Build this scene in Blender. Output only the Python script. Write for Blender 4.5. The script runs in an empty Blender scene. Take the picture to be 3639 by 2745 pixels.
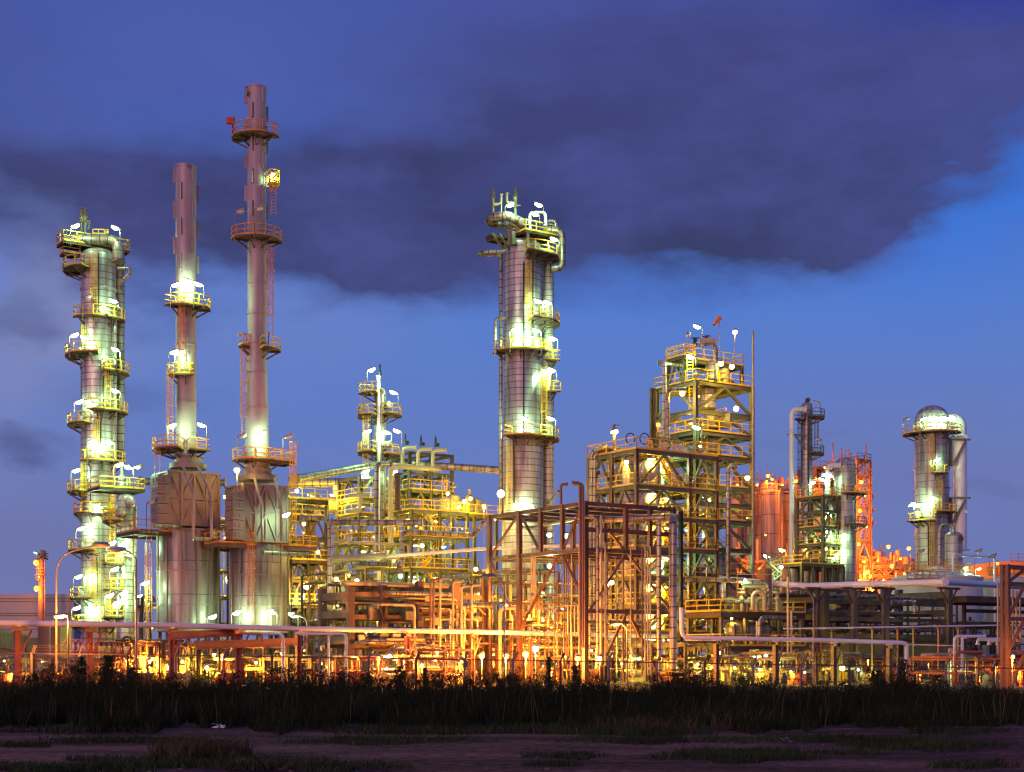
import bpy, math, random
from mathutils import Vector, Matrix
sc = bpy.context.scene
COL = sc.collection
F = 5200.0; CX = 1819.5; HY = 2335.0; CZ = 2.4          # focal length / principal point of the camera, in photo pixels; eye height
U = Vector((.829, .559, 0)).normalized(); V = Vector((-U.y, U.x, 0)); Z = Vector((0, 0, 1))   # the plant's own building grid
def P(px, py, D): return Vector(((px-CX)/F*D, D, CZ+(HY-py)/F*D))
def ZZ(py, D): return CZ+(HY-py)/F*D
def reach(p, d, px):
    k = (px-CX)/F
    return (k*p.y-p.x)/(d.x-k*d.y)
def PX(p): return CX+p.x/p.y*F
# ------------------------------------------------------------------ node helpers
def mat(name, col, rough=.5, metal=0., noise=.25, nscale=1.2, bump=0., streak=False, spec=None):
    m = bpy.data.materials.new(name); m.use_nodes = True
    nt = m.node_tree; b = nt.nodes['Principled BSDF']
    b.inputs['Roughness'].default_value = rough; b.inputs['Metallic'].default_value = metal
    tc = nt.nodes.new('ShaderNodeNewGeometry')
    mp = nt.nodes.new('ShaderNodeMapping'); mp.inputs['Scale'].default_value = (1, 1, .18 if streak else 1)
    nt.links.new(tc.outputs['Position'], mp.inputs[0])
    n = nt.nodes.new('ShaderNodeTexNoise'); n.inputs['Scale'].default_value = nscale; n.inputs['Detail'].default_value = 5
    nt.links.new(mp.outputs[0], n.inputs['Vector'])
    cr = nt.nodes.new('ShaderNodeValToRGB')
    cr.color_ramp.elements[0].position = .3; cr.color_ramp.elements[1].position = .68
    cr.color_ramp.elements[0].color = [c*(1-noise) for c in col]+[1]; cr.color_ramp.elements[1].color = [min(1, c*(1+noise*.6)) for c in col]+[1]
    nt.links.new(n.outputs['Fac'], cr.inputs[0]); nt.links.new(cr.outputs[0], b.inputs['Base Color'])
    if bump:
        bp = nt.nodes.new('ShaderNodeBump'); bp.inputs['Strength'].default_value = bump; bp.inputs['Distance'].default_value = .05
        nt.links.new(n.outputs['Fac'], bp.inputs['Height']); nt.links.new(bp.outputs[0], b.inputs['Normal'])
    return m
def clad(name, c1, c2, seam, row=.62, wide=2.1, rough=.36, metal=.65, mortar=.022, band=.07):
    m = bpy.data.materials.new(name); m.use_nodes = True
    nt = m.node_tree; b = nt.nodes['Principled BSDF']; b.inputs['Metallic'].default_value = metal
    uv = nt.nodes.new('ShaderNodeUVMap')
    br = nt.nodes.new('ShaderNodeTexBrick'); nt.links.new(uv.outputs[0], br.inputs['Vector'])
    br.inputs['Color1'].default_value = (*c1, 1); br.inputs['Color2'].default_value = (*c2, 1); br.inputs['Mortar'].default_value = (*(seam if mortar else c2), 1)
    br.inputs['Scale'].default_value = 1; br.inputs['Mortar Size'].default_value = mortar; br.inputs['Mortar Smooth'].default_value = .3 if mortar else 0.
    br.inputs['Brick Width'].default_value = wide; br.inputs['Row Height'].default_value = row
    geo = nt.nodes.new('ShaderNodeNewGeometry'); mp = nt.nodes.new('ShaderNodeMapping'); mp.inputs['Scale'].default_value = (1.5, 1.5, .12)
    nt.links.new(geo.outputs['Position'], mp.inputs[0])
    n = nt.nodes.new('ShaderNodeTexNoise'); n.inputs['Scale'].default_value = 1.1; n.inputs['Detail'].default_value = 6
    nt.links.new(mp.outputs[0], n.inputs['Vector'])
    mx = nt.nodes.new('ShaderNodeMix'); mx.data_type = 'RGBA'; mx.blend_type = 'MULTIPLY'; mx.inputs[0].default_value = 1
    cr = nt.nodes.new('ShaderNodeValToRGB'); cr.color_ramp.elements[0].position = .36; cr.color_ramp.elements[1].position = .6
    cr.color_ramp.elements[0].color = (.42, .35, .3, 1); cr.color_ramp.elements[1].color = (1, 1, 1, 1)
    nt.links.new(n.outputs['Fac'], cr.inputs[0]); nt.links.new(br.outputs['Color'], mx.inputs[6]); nt.links.new(cr.outputs[0], mx.inputs[7])
    su = nt.nodes.new('ShaderNodeSeparateXYZ'); nt.links.new(uv.outputs[0], su.inputs[0])
    def mm(op, x, y=None):
        q = nt.nodes.new('ShaderNodeMath'); q.operation = op
        for i_, w_ in enumerate((x, y)):
            if w_ is None: continue
            if isinstance(w_, float): q.inputs[i_].default_value = w_
            else: nt.links.new(w_, q.inputs[i_])
        return q.outputs[0]
    ln = mm('LESS_THAN', mm('FRACT', mm('DIVIDE', su.outputs[1], float(row))), band/row)
    m2 = nt.nodes.new('ShaderNodeMix'); m2.data_type = 'RGBA'; nt.links.new(ln, m2.inputs[0]); nt.links.new(mx.outputs[2], m2.inputs[6]); m2.inputs[7].default_value = (*seam, 1)
    nt.links.new(m2.outputs[2], b.inputs['Base Color'])
    mr = nt.nodes.new('ShaderNodeMapRange'); mr.inputs[3].default_value = rough-.08; mr.inputs[4].default_value = rough+.14
    nt.links.new(n.outputs['Fac'], mr.inputs[0]); nt.links.new(mr.outputs[0], b.inputs['Roughness'])
    bp = nt.nodes.new('ShaderNodeBump'); bp.inputs['Strength'].default_value = .12; bp.inputs['Distance'].default_value = .03; bp.invert = True
    bp.invert = False; bp.inputs['Distance'].default_value = .02; nt.links.new(n.outputs['Fac'], bp.inputs['Height']); nt.links.new(bp.outputs[0], b.inputs['Normal'])
    return m
def emis(name, col, s):
    m = bpy.data.materials.new(name); m.use_nodes = True; nt = m.node_tree; b = nt.nodes['Principled BSDF']
    b.inputs['Base Color'].default_value = (*[min(1, c) for c in col], 1)
    b.inputs['Emission Color'].default_value = (*col, 1); b.inputs['Emission Strength'].default_value = s
    try: m.cycles.emission_sampling = 'NONE'
    except Exception: pass
    return m
M = dict(
 paving=mat('oily_yard_paving', (.035, .028, .022), .9, 0, .3, .5),
 clad=clad('aluminium_cladding', (.54, .47, .465), (.44, .385, .38), (.13, .09, .075), row=.72, wide=3.6, mortar=0., band=.09, rough=.36, metal=.38),
 cladp=clad('pipe_cladding', (.42, .37, .3), (.34, .3, .25), (.07, .045, .03), row=.9, wide=30, mortar=.035, rough=.36, metal=.55),
 steelclad=clad('tower_steel', (.46, .43, .42), (.38, .36, .36), (.14, .1, .09), row=1.1, wide=5, rough=.42, metal=.3),
 silo=clad('silo_shell', (.36, .25, .2), (.31, .21, .17), (.09, .05, .04), row=3.4, wide=3.2, rough=.55, metal=.1, mortar=.06),
 heater=clad('heater_casing', (.29, .215, .205), (.245, .185, .175), (.1, .07, .06), row=3.4, wide=2.6, rough=.3, metal=.25, mortar=.03),
 stack=mat('stack_paint', (.33, .245, .25), .48, .05, .24, .9, streak=True),
 casing=mat('casing_plate', (.23, .155, .145), .55, .1, .22, .5, bump=.05),
 white=mat('white_pipe_paint', (.66, .62, .62), .33, 0, .08, .6),
 cream=mat('cream_pipe_paint', (.42, .34, .18), .42, 0, .2, .8),
 yellow=mat('yellow_rail_paint', (.72, .4, .012), .5, 0, .25, 2),
 orange=mat('faded_orange_rail_paint', (.62, .22, .015), .5, 0, .25, 2),
 deck=mat('rusty_deck_plate', (.1, .06, .045), .65, .3, .35, 1.5),
 grey=mat('grey_green_steel', (.15, .128, .075), .55, .15, .3, 1.1, streak=True),
 brown=mat('red_oxide_steel', (.15, .075, .052), .5, .1, .35, .9, streak=True),
 rust=mat('dark_rust_steel', (.085, .045, .032), .65, .1, .35, 1.4),
 red=mat('red_lead_steel', (.36, .085, .045), .55, 0, .3, .8),
 black=mat('black_cable', (.012, .012, .012), .5),
 pole=mat('galvanised_pole', (.24, .18, .16), .5, .4, .15),
 bluegrey=mat('lamp_hood_grey', (.3, .35, .45), .4, .2, .1),
 conc=mat('stained_concrete', (.12, .075, .05), .85, 0, .55, .7, bump=.3, streak=True),
 conc2=mat('weathered_dark_concrete', (.08, .072, .055), .85, 0, .6, .6, bump=.3, streak=True),
 wall=mat('pale_block_wall', (.2, .17, .1), .8, 0, .2, .5),
 paleblue=mat('pale_sheet_cladding', (.3, .31, .33), .6, 0, .06, .3),
 tankwhite=mat('tank_white_paint', (.52, .51, .5), .5, 0, .14, .4, streak=True),
 tankbrown=mat('tank_ochre_paint', (.26, .13, .045), .55, 0, .3, .4, streak=True),
 shed=mat('shed_sheet_metal', (.22, .17, .08), .6, 0, .2, .6),
 salmon=mat('salmon_wall_paint', (.5, .2, .09), .6, 0, .05, .3),
 far=mat('far_plant_steel', (.29, .16, .1), .6, 0, .3, .8),
 off=mat('unlit_lamp_glass', (.5, .45, .4), .3),
 sockr=mat('windsock_red', (.5, .06, .03), .8), 
)
LENS = dict(cold=emis('lens_lit_white', (.78, 1., .82), 14), sodium=emis('lens_lit_sodium', (1., .75, .28), 9), amber=emis('lens_lit_amber', (1., .5, .1), 6),
            deep=emis('lens_lit_deep_orange', (1., .36, .04), 3.2), off=M['off'])
LC = dict(cold=(.47, 1., .48), sodium=(1., .68, .05), amber=(1., .31, .025), deep=(1., .25, .018))
PW = dict(cold=.82, sodium=.82, amber=1.6, deep=1.0, off=0)
# ------------------------------------------------------------------ mesh builder
ORI = {}
class MB:
    def __init__(s): s.v = []; s.f = []; s.uv = []; s.sm = []
    def face(s, idx, uv=None, sm=False): s.f.append(idx); s.uv.append(uv); s.sm.append(sm)
    def box8(s, c, ax, ay, az):          # centre, three half-axis vectors
        b = len(s.v)
        for i in (-1, 1):
            for j in (-1, 1):
                for k in (-1, 1): s.v.append(c+ax*i+ay*j+az*k)
        for q in ((0, 1, 3, 2), (4, 6, 7, 5), (0, 4, 5, 1), (2, 3, 7, 6), (0, 2, 6, 4), (1, 5, 7, 3)): s.face([b+t for t in q])
        return s
    def box(s, c, w, d, h, ux=None): 
        ux = ux or Vector((1, 0, 0)); uy = Vector((-ux.y, ux.x, 0))
        return s.box8(Vector(c), ux*w/2, uy*d/2, Z*h/2)
    def beam(s, a, b, w=.1, h=None, up=None):
        h = h or w; d = (b-a)
        if d.length < 1e-5: return s
        dn = d.normalized(); up = up or (Z if abs(dn.z) < .9 else U)
        sx = dn.cross(up).normalized(); sy = sx.cross(dn).normalized()
        return s.box8((a+b)/2, d/2, sx*w/2, sy*h/2)
    def ibeam(s, a, b, w=.3, h=None, t=.035, up=None):
        h = h or w; d = (b-a)
        if d.length < 1e-5: return s
        dn = d.normalized(); up = up or (Z if abs(dn.z) < .9 else U)
        sx = dn.cross(up).normalized(); sy = sx.cross(dn).normalized(); c = (a+b)/2
        s.box8(c, d/2, sx*t/2, sy*(h/2-t)); s.box8(c+sy*(h/2-t/2), d/2, sx*w/2, sy*t/2); s.box8(c-sy*(h/2-t/2), d/2, sx*w/2, sy*t/2)
        return s
    def tube(s, pts, r, n=10, caps=True, rs=None):
        pts = [Vector(p) for p in pts]; m = len(pts)
        t0 = (pts[1]-pts[0]).normalized(); nrm = t0.cross(Z if abs(t0.z) < .9 else Vector((1, 0, 0))).normalized()
        base = len(s.v); L = 0; ls = []
        for i, p in enumerate(pts):
            if i == 0: t = t0
            elif i == m-1: t = (pts[i]-pts[i-1]).normalized()
            else:
                t = (pts[i]-pts[i-1]).normalized()+(pts[i+1]-pts[i]).normalized(); t.normalize()
            if i: L += (p-pts[i-1]).length
            ls.append(L)
            nrm = (nrm-t*nrm.dot(t)).normalized(); bn = t.cross(nrm); rr = rs[i] if rs else r
            for k in range(n):
                a = 2*math.pi*k/n; s.v.append(p+(nrm*math.cos(a)+bn*math.sin(a))*rr)
        for i in range(m-1):
            for k in range(n):
                k2 = (k+1) % n; u0 = k/n*2*math.pi*r; u1 = (k+1)/n*2*math.pi*r
                s.face([base+i*n+k, base+i*n+k2, base+(i+1)*n+k2, base+(i+1)*n+k], [(u0, ls[i]), (u1, ls[i]), (u1, ls[i+1]), (u0, ls[i+1])], True)
        if caps:
            s.face([base+k for k in range(n)][::-1]); s.face([base+(m-1)*n+k for k in range(n)])
        return s
    def lathe(s, c, prof, n=32, axis=None):     # prof: [(r, h)...] about a line through c
        c = Vector(c); ax = (axis or Z).normalized()
        e1 = ax.cross(Z if abs(ax.z) < .9 else Vector((0, 1, 0))).normalized(); e2 = ax.cross(e1)
        base = len(s.v); L = 0; ls = [0.]
        for i in range(1, len(prof)):
            L += math.hypot(prof[i][0]-prof[i-1][0], prof[i][1]-prof[i-1][1]); ls.append(L)
        R = max(q[0] for q in prof)
        for (r, h) in prof:
            for k in range(n):
                a = 2*math.pi*k/n; s.v.append(c+ax*h+(e1*math.cos(a)+e2*math.sin(a))*max(r, .001))
        for i in range(len(prof)-1):
            for k in range(n):
                k2 = (k+1) % n; u0 = k/n*2*math.pi*R; u1 = (k+1)/n*2*math.pi*R
                s.face([base+i*n+k, base+i*n+k2, base+(i+1)*n+k2, base+(i+1)*n+k], [(u0, ls[i]), (u1, ls[i]), (u1, ls[i+1]), (u0, ls[i+1])], True)
        if prof[0][0] > .01: s.face([base+k for k in range(n)][::-1])
        if prof[-1][0] > .01: s.face([base+(len(prof)-1)*n+k for k in range(n)])
        return s
    def build(s, name, m, parent=None, origin=None, sharp=46):
        me = bpy.data.meshes.new(name)
        o = Vector(origin) if origin is not None else (ORI[parent.name].copy() if parent else Vector((0, 0, 0)))
        me.from_pydata([tuple(v-o) for v in s.v], [], s.f)
        if s.f:
            uvl = me.uv_layers.new(name='UVMap'); flat = []
            for f, uv in zip(s.f, s.uv):
                if uv is None: flat += [0.3, 0.3]*len(f)
                else:
                    for a in uv: flat += [a[0], a[1]]
            uvl.data.foreach_set('uv', flat)
            me.polygons.foreach_set('use_smooth', s.sm)
            if any(s.sm): me.set_sharp_from_angle(angle=math.radians(sharp))
        me.materials.append(m if not isinstance(m, str) else M[m])
        ob = bpy.data.objects.new(name, me); COL.objects.link(ob)
        if parent: ob.parent = parent; ob.location = o-ORI[parent.name]
        else: ob.location = o
        ORI[ob.name] = o
        return ob
def thing(name, label, cat, loc, group=None):
    o = bpy.data.objects.new(name, None); COL.objects.link(o); o.location = loc; o.empty_display_size = .5
    ORI[o.name] = Vector(loc); o['label'] = label; o['category'] = cat; o['kind'] = 'thing'
    if group: o['group'] = group
    return o
def tag(o, label, cat, group=None, kind=None):
    if label: o['label'] = label; o['category'] = cat; o['kind'] = 'thing'
    if group: o['group'] = group
    if kind: o['kind'] = kind
    return o
# ------------------------------------------------------------------ routed pipes
def route(start, moves):
    p = start.copy(); pts = [p.copy()]
    for k, v in moves:
        if k == 'U': p = p+U*reach(p, U, v)
        elif k == 'V': p = p+V*reach(p, V, v)
        elif k == 'X': p = p+Vector((1, 0, 0))*reach(p, Vector((1, 0, 0)), v)
        elif k == 'Z': p = Vector((p.x, p.y, ZZ(v, p.y)))
        elif k == 'u': p = p+U*v
        elif k == 'v': p = p+V*v
        elif k == 'z': p = p+Z*v
        elif k == 'g': p = Vector((p.x, p.y, v))
        elif k == 'P': p = Vector(v)
        pts.append(p.copy())
    return pts
def fillet(pts, rad, k=5):
    out = [pts[0]]
    for i in range(1, len(pts)-1):
        a, b, c = pts[i-1], pts[i], pts[i+1]; d1 = (a-b); d2 = (c-b)
        if d1.length < 1e-4 or d2.length < 1e-4: continue
        r = min(rad, d1.length*.49, d2.length*.49); q0 = b+d1.normalized()*r; q1 = b+d2.normalized()*r
        for j in range(k+1):
            t = j/k; out.append(q0*(1-t)**2+b*2*t*(1-t)+q1*t*t)
    out.append(pts[-1]); return out
def pipe(parent, start, moves, dia, m='cladp', name='pipe', label=None, cat='pipe', group=None, n=12, mb=None, bend=1.6, flanges=0):
    pts = fillet(route(start, moves), dia*bend)
    b = mb or MB(); b.tube(pts, dia/2, n)
    if flanges or dia >= .24:
        for i in (0, len(pts)-1):
            d = (pts[1]-pts[0]).normalized() if i == 0 else (pts[-1]-pts[-2]).normalized()
            b.lathe(pts[i]-d*.06, [(dia*.72, 0), (dia*.72, .12)], n, d)
    if mb: return None
    o = b.build(name, m, parent, origin=None if parent else pts[0])
    if label and not parent: tag(o, label, cat, group)
    return o
# ------------------------------------------------------------------ lamps
NL = [0]
def light(parent, pos, kind, power, r=.12):
    l = bpy.data.lights.new('lamp_light', 'POINT'); l.energy = power*PW[kind]; l.color = LC[kind]; l.shadow_soft_size = r
    o = bpy.data.objects.new('lamp_light', l); COL.objects.link(o); o.parent = parent; o.location = pos-ORI[parent.name]; NL[0] += 1
    return o
def ell(mb, c, ax, ay, az, n=10, m=6):
    base = len(mb.v)
    for i in range(m+1):
        ph = math.pi*i/m
        for k in range(n):
            th = 2*math.pi*k/n; mb.v.append(c+ax*math.cos(ph)+ay*math.sin(ph)*math.cos(th)+az*math.sin(ph)*math.sin(th))
    for i in range(m):
        for k in range(n):
            k2 = (k+1) % n; mb.face([base+i*n+k, base+i*n+k2, base+(i+1)*n+k2, base+(i+1)*n+k], None, True)
def flood(parent, px, py, D, base, side=None, kind='cold', power=500, size=1., post=True):
    """floodlight on a bent post; base = pixel row of the foot; side = -1/+1: the post stands left/right of the head"""
    h = P(px, py, D); side = side if side is not None else (-1 if random.random() < .5 else 1)
    b = MB(); dx = Vector((side, 0, 0)); foot = Vector((h.x+side*.55, h.y, ZZ(base, D)))
    if post: b.tube(fillet([foot, Vector((foot.x, foot.y, h.z-.15)), h+dx*.22+Z*.03], .35, 4), .045, 6)
    tilt = (-dx*math.cos(.35)+Z*-math.sin(.35)*-1).normalized() if side else Vector((1, 0, 0))
    size *= 1.12; ax = tilt*.42*size; az = ax.cross(Vector((0, 1, 0))).normalized()
    if az.z < 0: az = -az
    b.box8(h+az*.1*size, ax, Vector((0, .2*size, 0)), az*.05*size)
    o = b.build('lamp', 'pole', parent)
    e = MB(); ell(e, h-az*.02*size, ax*.92, Vector((0, .2*size, 0)), az*.2*size)
    le = e.build('lens', LENS[kind], o)
    if kind != 'off' and power: light(o, h-az*.42+Vector((0, -.05, 0)), kind, power)
    return o
def globe(parent, px, py, D, base=None, kind='sodium', power=400, r=.22):
    h = P(px, py, D); b = MB()
    b.lathe(h+Z*.1, [(.28, -.02), (.24, .1), (.06, .2)], 10)
    if base is not None: b.tube([Vector((h.x, h.y+.15, ZZ(base, D))), Vector((h.x, h.y+.15, h.z+.25)), h+Z*.27], .04, 6)
    o = b.build('lamp', 'pole', parent); e = MB(); ell(e, h-Z*.08, Vector((r, 0, 0)), Vector((0, r, 0)), Z*r)
    e.build('lens', LENS[kind], o)
    if power: light(o, h-Z*(r+.25)+Vector((0, -.1, 0)), kind, power)
    return o
# ------------------------------------------------------------------ rails, platforms, ladders, stairs
RW = .088
def rail_mb(b, pts, h=1.1, sp=1.5, kick=True, closed=False, w=RW):
    pts = [Vector(p) for p in pts]
    if closed: pts = pts+[pts[0]]
    for i in range(len(pts)-1):
        a, c = pts[i], pts[i+1]; L = (c-a).length
        if L < .02: continue
        b.beam(a+Z*h, c+Z*h, w); b.beam(a+Z*h*.52, c+Z*h*.52, w*.8)
        if kick: b.beam(a+Z*.08, c+Z*.08, .03, .18)
        k = max(1, round(L/sp))
        for j in range(k+(1 if i == len(pts)-2 and not closed else 0)):
            q = a+(c-a)*(j/k); b.beam(q, q+Z*h, w)
    return b
def ladder_mb(b, p, z0, z1, out=None, w=.5, cage=True, cage_from=2.2):
    out = out or Vector((0, -1, 0)); sx = out.cross(Z).normalized(); p = Vector((p.x, p.y, 0))
    for s in (-1, 1): b.beam(p+sx*s*w/2+Z*z0, p+sx*s*w/2+Z*z1, .06)
    z = z0+.2
    while z < z1: b.beam(p-sx*w/2+Z*z, p+sx*w/2+Z*z, .035); z += .32
    if cage and z1-z0 > 3:
        r = .4; z = z0+cage_from; zs = []
        while z < z1+.05: zs.append(z); z += 1.15
        A = [math.pi*t/6 for t in range(0, 7)]
        pt = lambda a, z: p+sx*math.cos(a)*r+out*(math.sin(a)*r*1.7)+Z*z
        for z in zs:
            for i in range(6): b.beam(pt(A[i], z), pt(A[i+1], z), .05, .07)
        for a in A[::1][1:6]: b.beam(pt(a, zs[0]), pt(a, zs[-1]), .035)
    return b
def ladder(parent, px, D, y0, y1, m='yellow', out=None, w=.5, cage=True):
    p = P(px, y0, D); b = MB(); ladder_mb(b, p, ZZ(max(y0, y1), D), ZZ(min(y0, y1), D), out, w, cage)
    return b.build('ladder', m, parent)
def stair(parent, a, b_, w=.8, m='yellow'):
    a = Vector(a); b_ = Vector(b_); d = b_-a; hd = Vector((d.x, d.y, 0)).normalized(); sx = hd.cross(Z); b = MB()
    for s in (-1, 1):
        b.beam(a+sx*s*w/2, b_+sx*s*w/2, .05, .22); b.beam(a+sx*s*w/2+Z*1., b_+sx*s*w/2+Z*1., .06); b.beam(a+sx*s*w/2+Z*.55, b_+sx*s*w/2+Z*.55, .045)
        for k in range(4): q = a+d*(k/3)+sx*s*w/2; b.beam(q, q+Z*1., .05)
    n = max(3, int(abs(d.z)/.25))
    for k in range(1, n): q = a+d*(k/n); b.box8(q, sx*w/2, hd*.12, Z*.015)
    return b.build('stair', m, parent)
def arc_platform(parent, xc, D, y, x0, x1, rs, ro=None, m='yellow', dm='deck', name='platform', brackets=True, cyo=0, h=1.1):
    """segment of a ring platform round a vessel of radius rs (m) whose axis is at pixel xc"""
    S = D/F; c = P(xc, y, D); c.y += cyo
    if ro is None: ro = max(abs(x0-xc), abs(x1-xc))*S
    ro = max(ro, rs+.55)
    t0 = math.acos(max(-1, min(1, (x0-xc)*S/ro))); t1 = math.acos(max(-1, min(1, (x1-xc)*S/ro)))
    if t0 > 3.0: t0 = 3.55
    if t1 < .14: t1 = -.4
    k = max(4, int((t0-t1)/.2)); ang = [t0+(t1-t0)*i/k for i in range(k+1)]
    pt = lambda a, r, z: Vector((c.x+r*math.cos(a), c.y-r*math.sin(a), c.z+z))
    b = MB(); base = len(b.v)
    for a in ang:
        for (r, z) in ((rs+.02, 0), (ro, 0), (ro, -.16), (ro-.25, -.1), (rs+.02, -.1)): b.v.append(pt(a, r, z))
    for i in range(k):
        for q in range(5):
            q2 = (q+1) % 5; b.face([base+i*5+q, base+i*5+q2, base+(i+1)*5+q2, base+(i+1)*5+q])
    b.face([base+q for q in range(5)]); b.face([base+k*5+q for q in range(5)][::-1])
    if brackets:
        nb = max(2, int((t0-t1)*ro/2.2)+1)
        for i in range(nb):
            a = t0+(t1-t0)*(i+.5)/nb
            b.beam(pt(a, rs-.05, -.95), pt(a, ro-.15, -.2), .09, .14); b.beam(pt(a, rs, -.2), pt(a, ro-.02, -.2), .1, .18)
    o = b.build(name, dm, parent)
    r = MB(); pts = [pt(t0, rs+.15, 0)]+[pt(a, ro-.05, 0) for a in ang]+[pt(t1, rs+.15, 0)]
    b2 = r
    for i in range(len(pts)-1):
        a, c2 = pts[i], pts[i+1]
        b2.beam(a+Z*h, c2+Z*h, RW); b2.beam(a+Z*h*.52, c2+Z*h*.52, RW*.8); b2.beam(a+Z*.08, c2+Z*.08, .03, .18)
    step = max(1, round(1.3/max(.05, (pts[2]-pts[1]).length)))
    for i in range(0, len(pts)): 
        if i % step == 0 or i in (0, len(pts)-1): b2.beam(pts[i], pts[i]+Z*h, RW)
    b2.build('railing', m, o)
    return o
def rect_platform(parent, corner, a, b_, z, m='yellow', dm='deck', sides='UVuv', name='platform', thick=.22, h=1.1, joists=True):
    """rectangle from corner (near one) a metres along U, b_ along V; its floor at height z"""
    c = Vector((corner.x, corner.y, z)); q = [c, c+U*a, c+U*a+V*b_, c+V*b_]
    b = MB(); b.box8((q[0]+q[2])/2-Z*.04, U*a/2, V*b_/2, Z*.04)
    for i in range(4): b.ibeam(q[i]-Z*(.1+thick/2), q[(i+1) % 4]-Z*(.1+thick/2), .14, thick, .03)
    if joists:
        for k in range(1, max(2, int(a/1.8))): p = c+U*(a*k/max(2, int(a/1.8)))-Z*.18; b.beam(p, p+V*b_, .08, .16)
    o = b.build(name, dm, parent)
    if sides:
        r = MB(); e = dict(U=(0, 1), v=(1, 2), u=(2, 3), V=(3, 0))
        for s in sides: i, j = e[s]; rail_mb(r, [q[i], q[j]], h)
        r.build('railing', m, o)
    return o
def capsule(mb, c, r, L, axis, n=20, flange=0):
    ax = Vector(axis).normalized(); c = Vector(c); pr = []
    for i in range(5): t = math.pi/2*i/4; pr.append((r*math.sin(t), -L/2-r*.5*math.cos(t)))
    for i in range(5): t = math.pi/2*(1-i/4); pr.append((r*math.sin(t), L/2+r*.5*math.cos(t)))
    mb.lathe(c, pr, n, ax)
    return mb
def dome_prof(r, z0, z1, k=.6, rings=(), rr=.09, n=7):
    pr = [(r, z0)]
    for q in sorted(rings):
        pr += [(r, q-.12), (r+rr, q-.12), (r+rr, q+.12), (r, q+.12)]
    pr.append((r, z1))
    for i in range(1, n+1):
        t = math.pi/2*i/n; pr.append((r*math.cos(t), z1+r*k*math.sin(t)))
    return pr
def manway(parent, px, py, D, r=.35, L=.5, m='clad', d=None):
    b = MB(); d = Vector(d or (0, -1, 0)); p = P(px, py, D)
    b.lathe(p, [(r*.85, -L), (r*.85, 0), (r, 0), (r, .12), (r*.9, .16)], 14, d)
    return b.build('manway', m, parent)
# ================================================================== camera, sky, air light
cam = bpy.data.cameras.new('camera'); co = bpy.data.objects.new('camera', cam); COL.objects.link(co); sc.camera = co
co.location = (0, 0, CZ); co.rotation_euler = (math.radians(90), 0, 0)
cam.sensor_width = 36; cam.lens = 36*F/3639; cam.shift_y = (HY-1372.5)/3639; cam.clip_end = 6000; cam.clip_start = .5
w = bpy.data.worlds.new('World'); sc.world = w; w.use_nodes = True; nt = w.node_tree; nt.nodes.clear()
def nd(t, **k):
    n = nt.nodes.new(t)
    for a, v in k.items(): setattr(n, a, v)
    return n
def mth(op, a, b=None, c=None, clamp=False):
    n = nd('ShaderNodeMath', operation=op); n.use_clamp = clamp
    for i, x in enumerate((a, b, c)):
        if x is None: continue
        if isinstance(x, (int, float)): n.inputs[i].default_value = x
        else: nt.links.new(x, n.inputs[i])
    return n.outputs[0]
def mixc(f, a, b, bt='MIX'):
    n = nd('ShaderNodeMix', data_type='RGBA', blend_type=bt)
    for i, x in ((0, f), (6, a), (7, b)):
        if isinstance(x, (int, float)): n.inputs[i].default_value = x
        elif isinstance(x, tuple): n.inputs[i].default_value = (*x, 1)
        else: nt.links.new(x, n.inputs[i])
    return n.outputs[2]
tc = nd('ShaderNodeTexCoord'); sp = nd('ShaderNodeSeparateXYZ'); nt.links.new(tc.outputs['Generated'], sp.inputs[0])
x, y, z = sp.outputs
az = mth('ARCTAN2', x, y); hyp = mth('SQRT', mth('ADD', mth('MULTIPLY', x, x), mth('MULTIPLY', y, y)))
el = mth('DIVIDE', z, mth('MAXIMUM', hyp, .02))
# noise-warped sky coordinates (azimuth, elevation in radians / tan)
cmb = nd('ShaderNodeCombineXYZ'); nt.links.new(mth('MULTIPLY', az, 1.), cmb.inputs[0]); nt.links.new(mth('MULTIPLY', el, 1.9), cmb.inputs[1])
def noise(scale, det, off=0, rough=.55):
    m_ = nd('ShaderNodeMapping'); m_.inputs['Location'].default_value = (off, off*.7, off*1.3); nt.links.new(cmb.outputs[0], m_.inputs[0])
    n = nd('ShaderNodeTexNoise'); n.inputs['Scale'].default_value = scale; n.inputs['Detail'].default_value = det; n.inputs['Roughness'].default_value = rough
    nt.links.new(m_.outputs[0], n.inputs['Vector']); return n.outputs['Fac']
n1 = noise(5, 4, 1.3); n2 = noise(5, 4, 7.7); n3 = noise(9, 8, 3.1, .58)
wa = mth('ADD', az, mth('MULTIPLY', mth('SUBTRACT', n1, .5), .16)); we = mth('ADD', el, mth('MULTIPLY', mth('SUBTRACT', n2, .5), .10))
def blob(px, py, rx, ry, amp=1., soft=1.5, rot=0.):
    soft = 1+(soft-1)*.4
    a0 = math.atan((px-CX)/F); e0 = (HY-py)/F; rx /= F; ry /= F; c, s_ = math.cos(rot), math.sin(rot)
    dx = mth('SUBTRACT', wa, a0); dy = mth('SUBTRACT', we, e0)
    u = mth('DIVIDE', mth('ADD', mth('MULTIPLY', dx, c), mth('MULTIPLY', dy, s_)), rx); v = mth('DIVIDE', mth('SUBTRACT', mth('MULTIPLY', dy, c), mth('MULTIPLY', dx, s_)), ry)
    r = mth('ADD', mth('MULTIPLY', u, u), mth('MULTIPLY', v, v))
    return mth('MULTIPLY', mth('EXPONENT', mth('MULTIPLY', mth('POWER', r, soft), -.9)), amp)
def addall(l):
    o = l[0]
    for q in l[1:]: o = mth('ADD', o, q)
    return o
n4 = noise(20, 8, 5.1, .62); n5 = noise(2.6, 3, 2.2)
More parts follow.
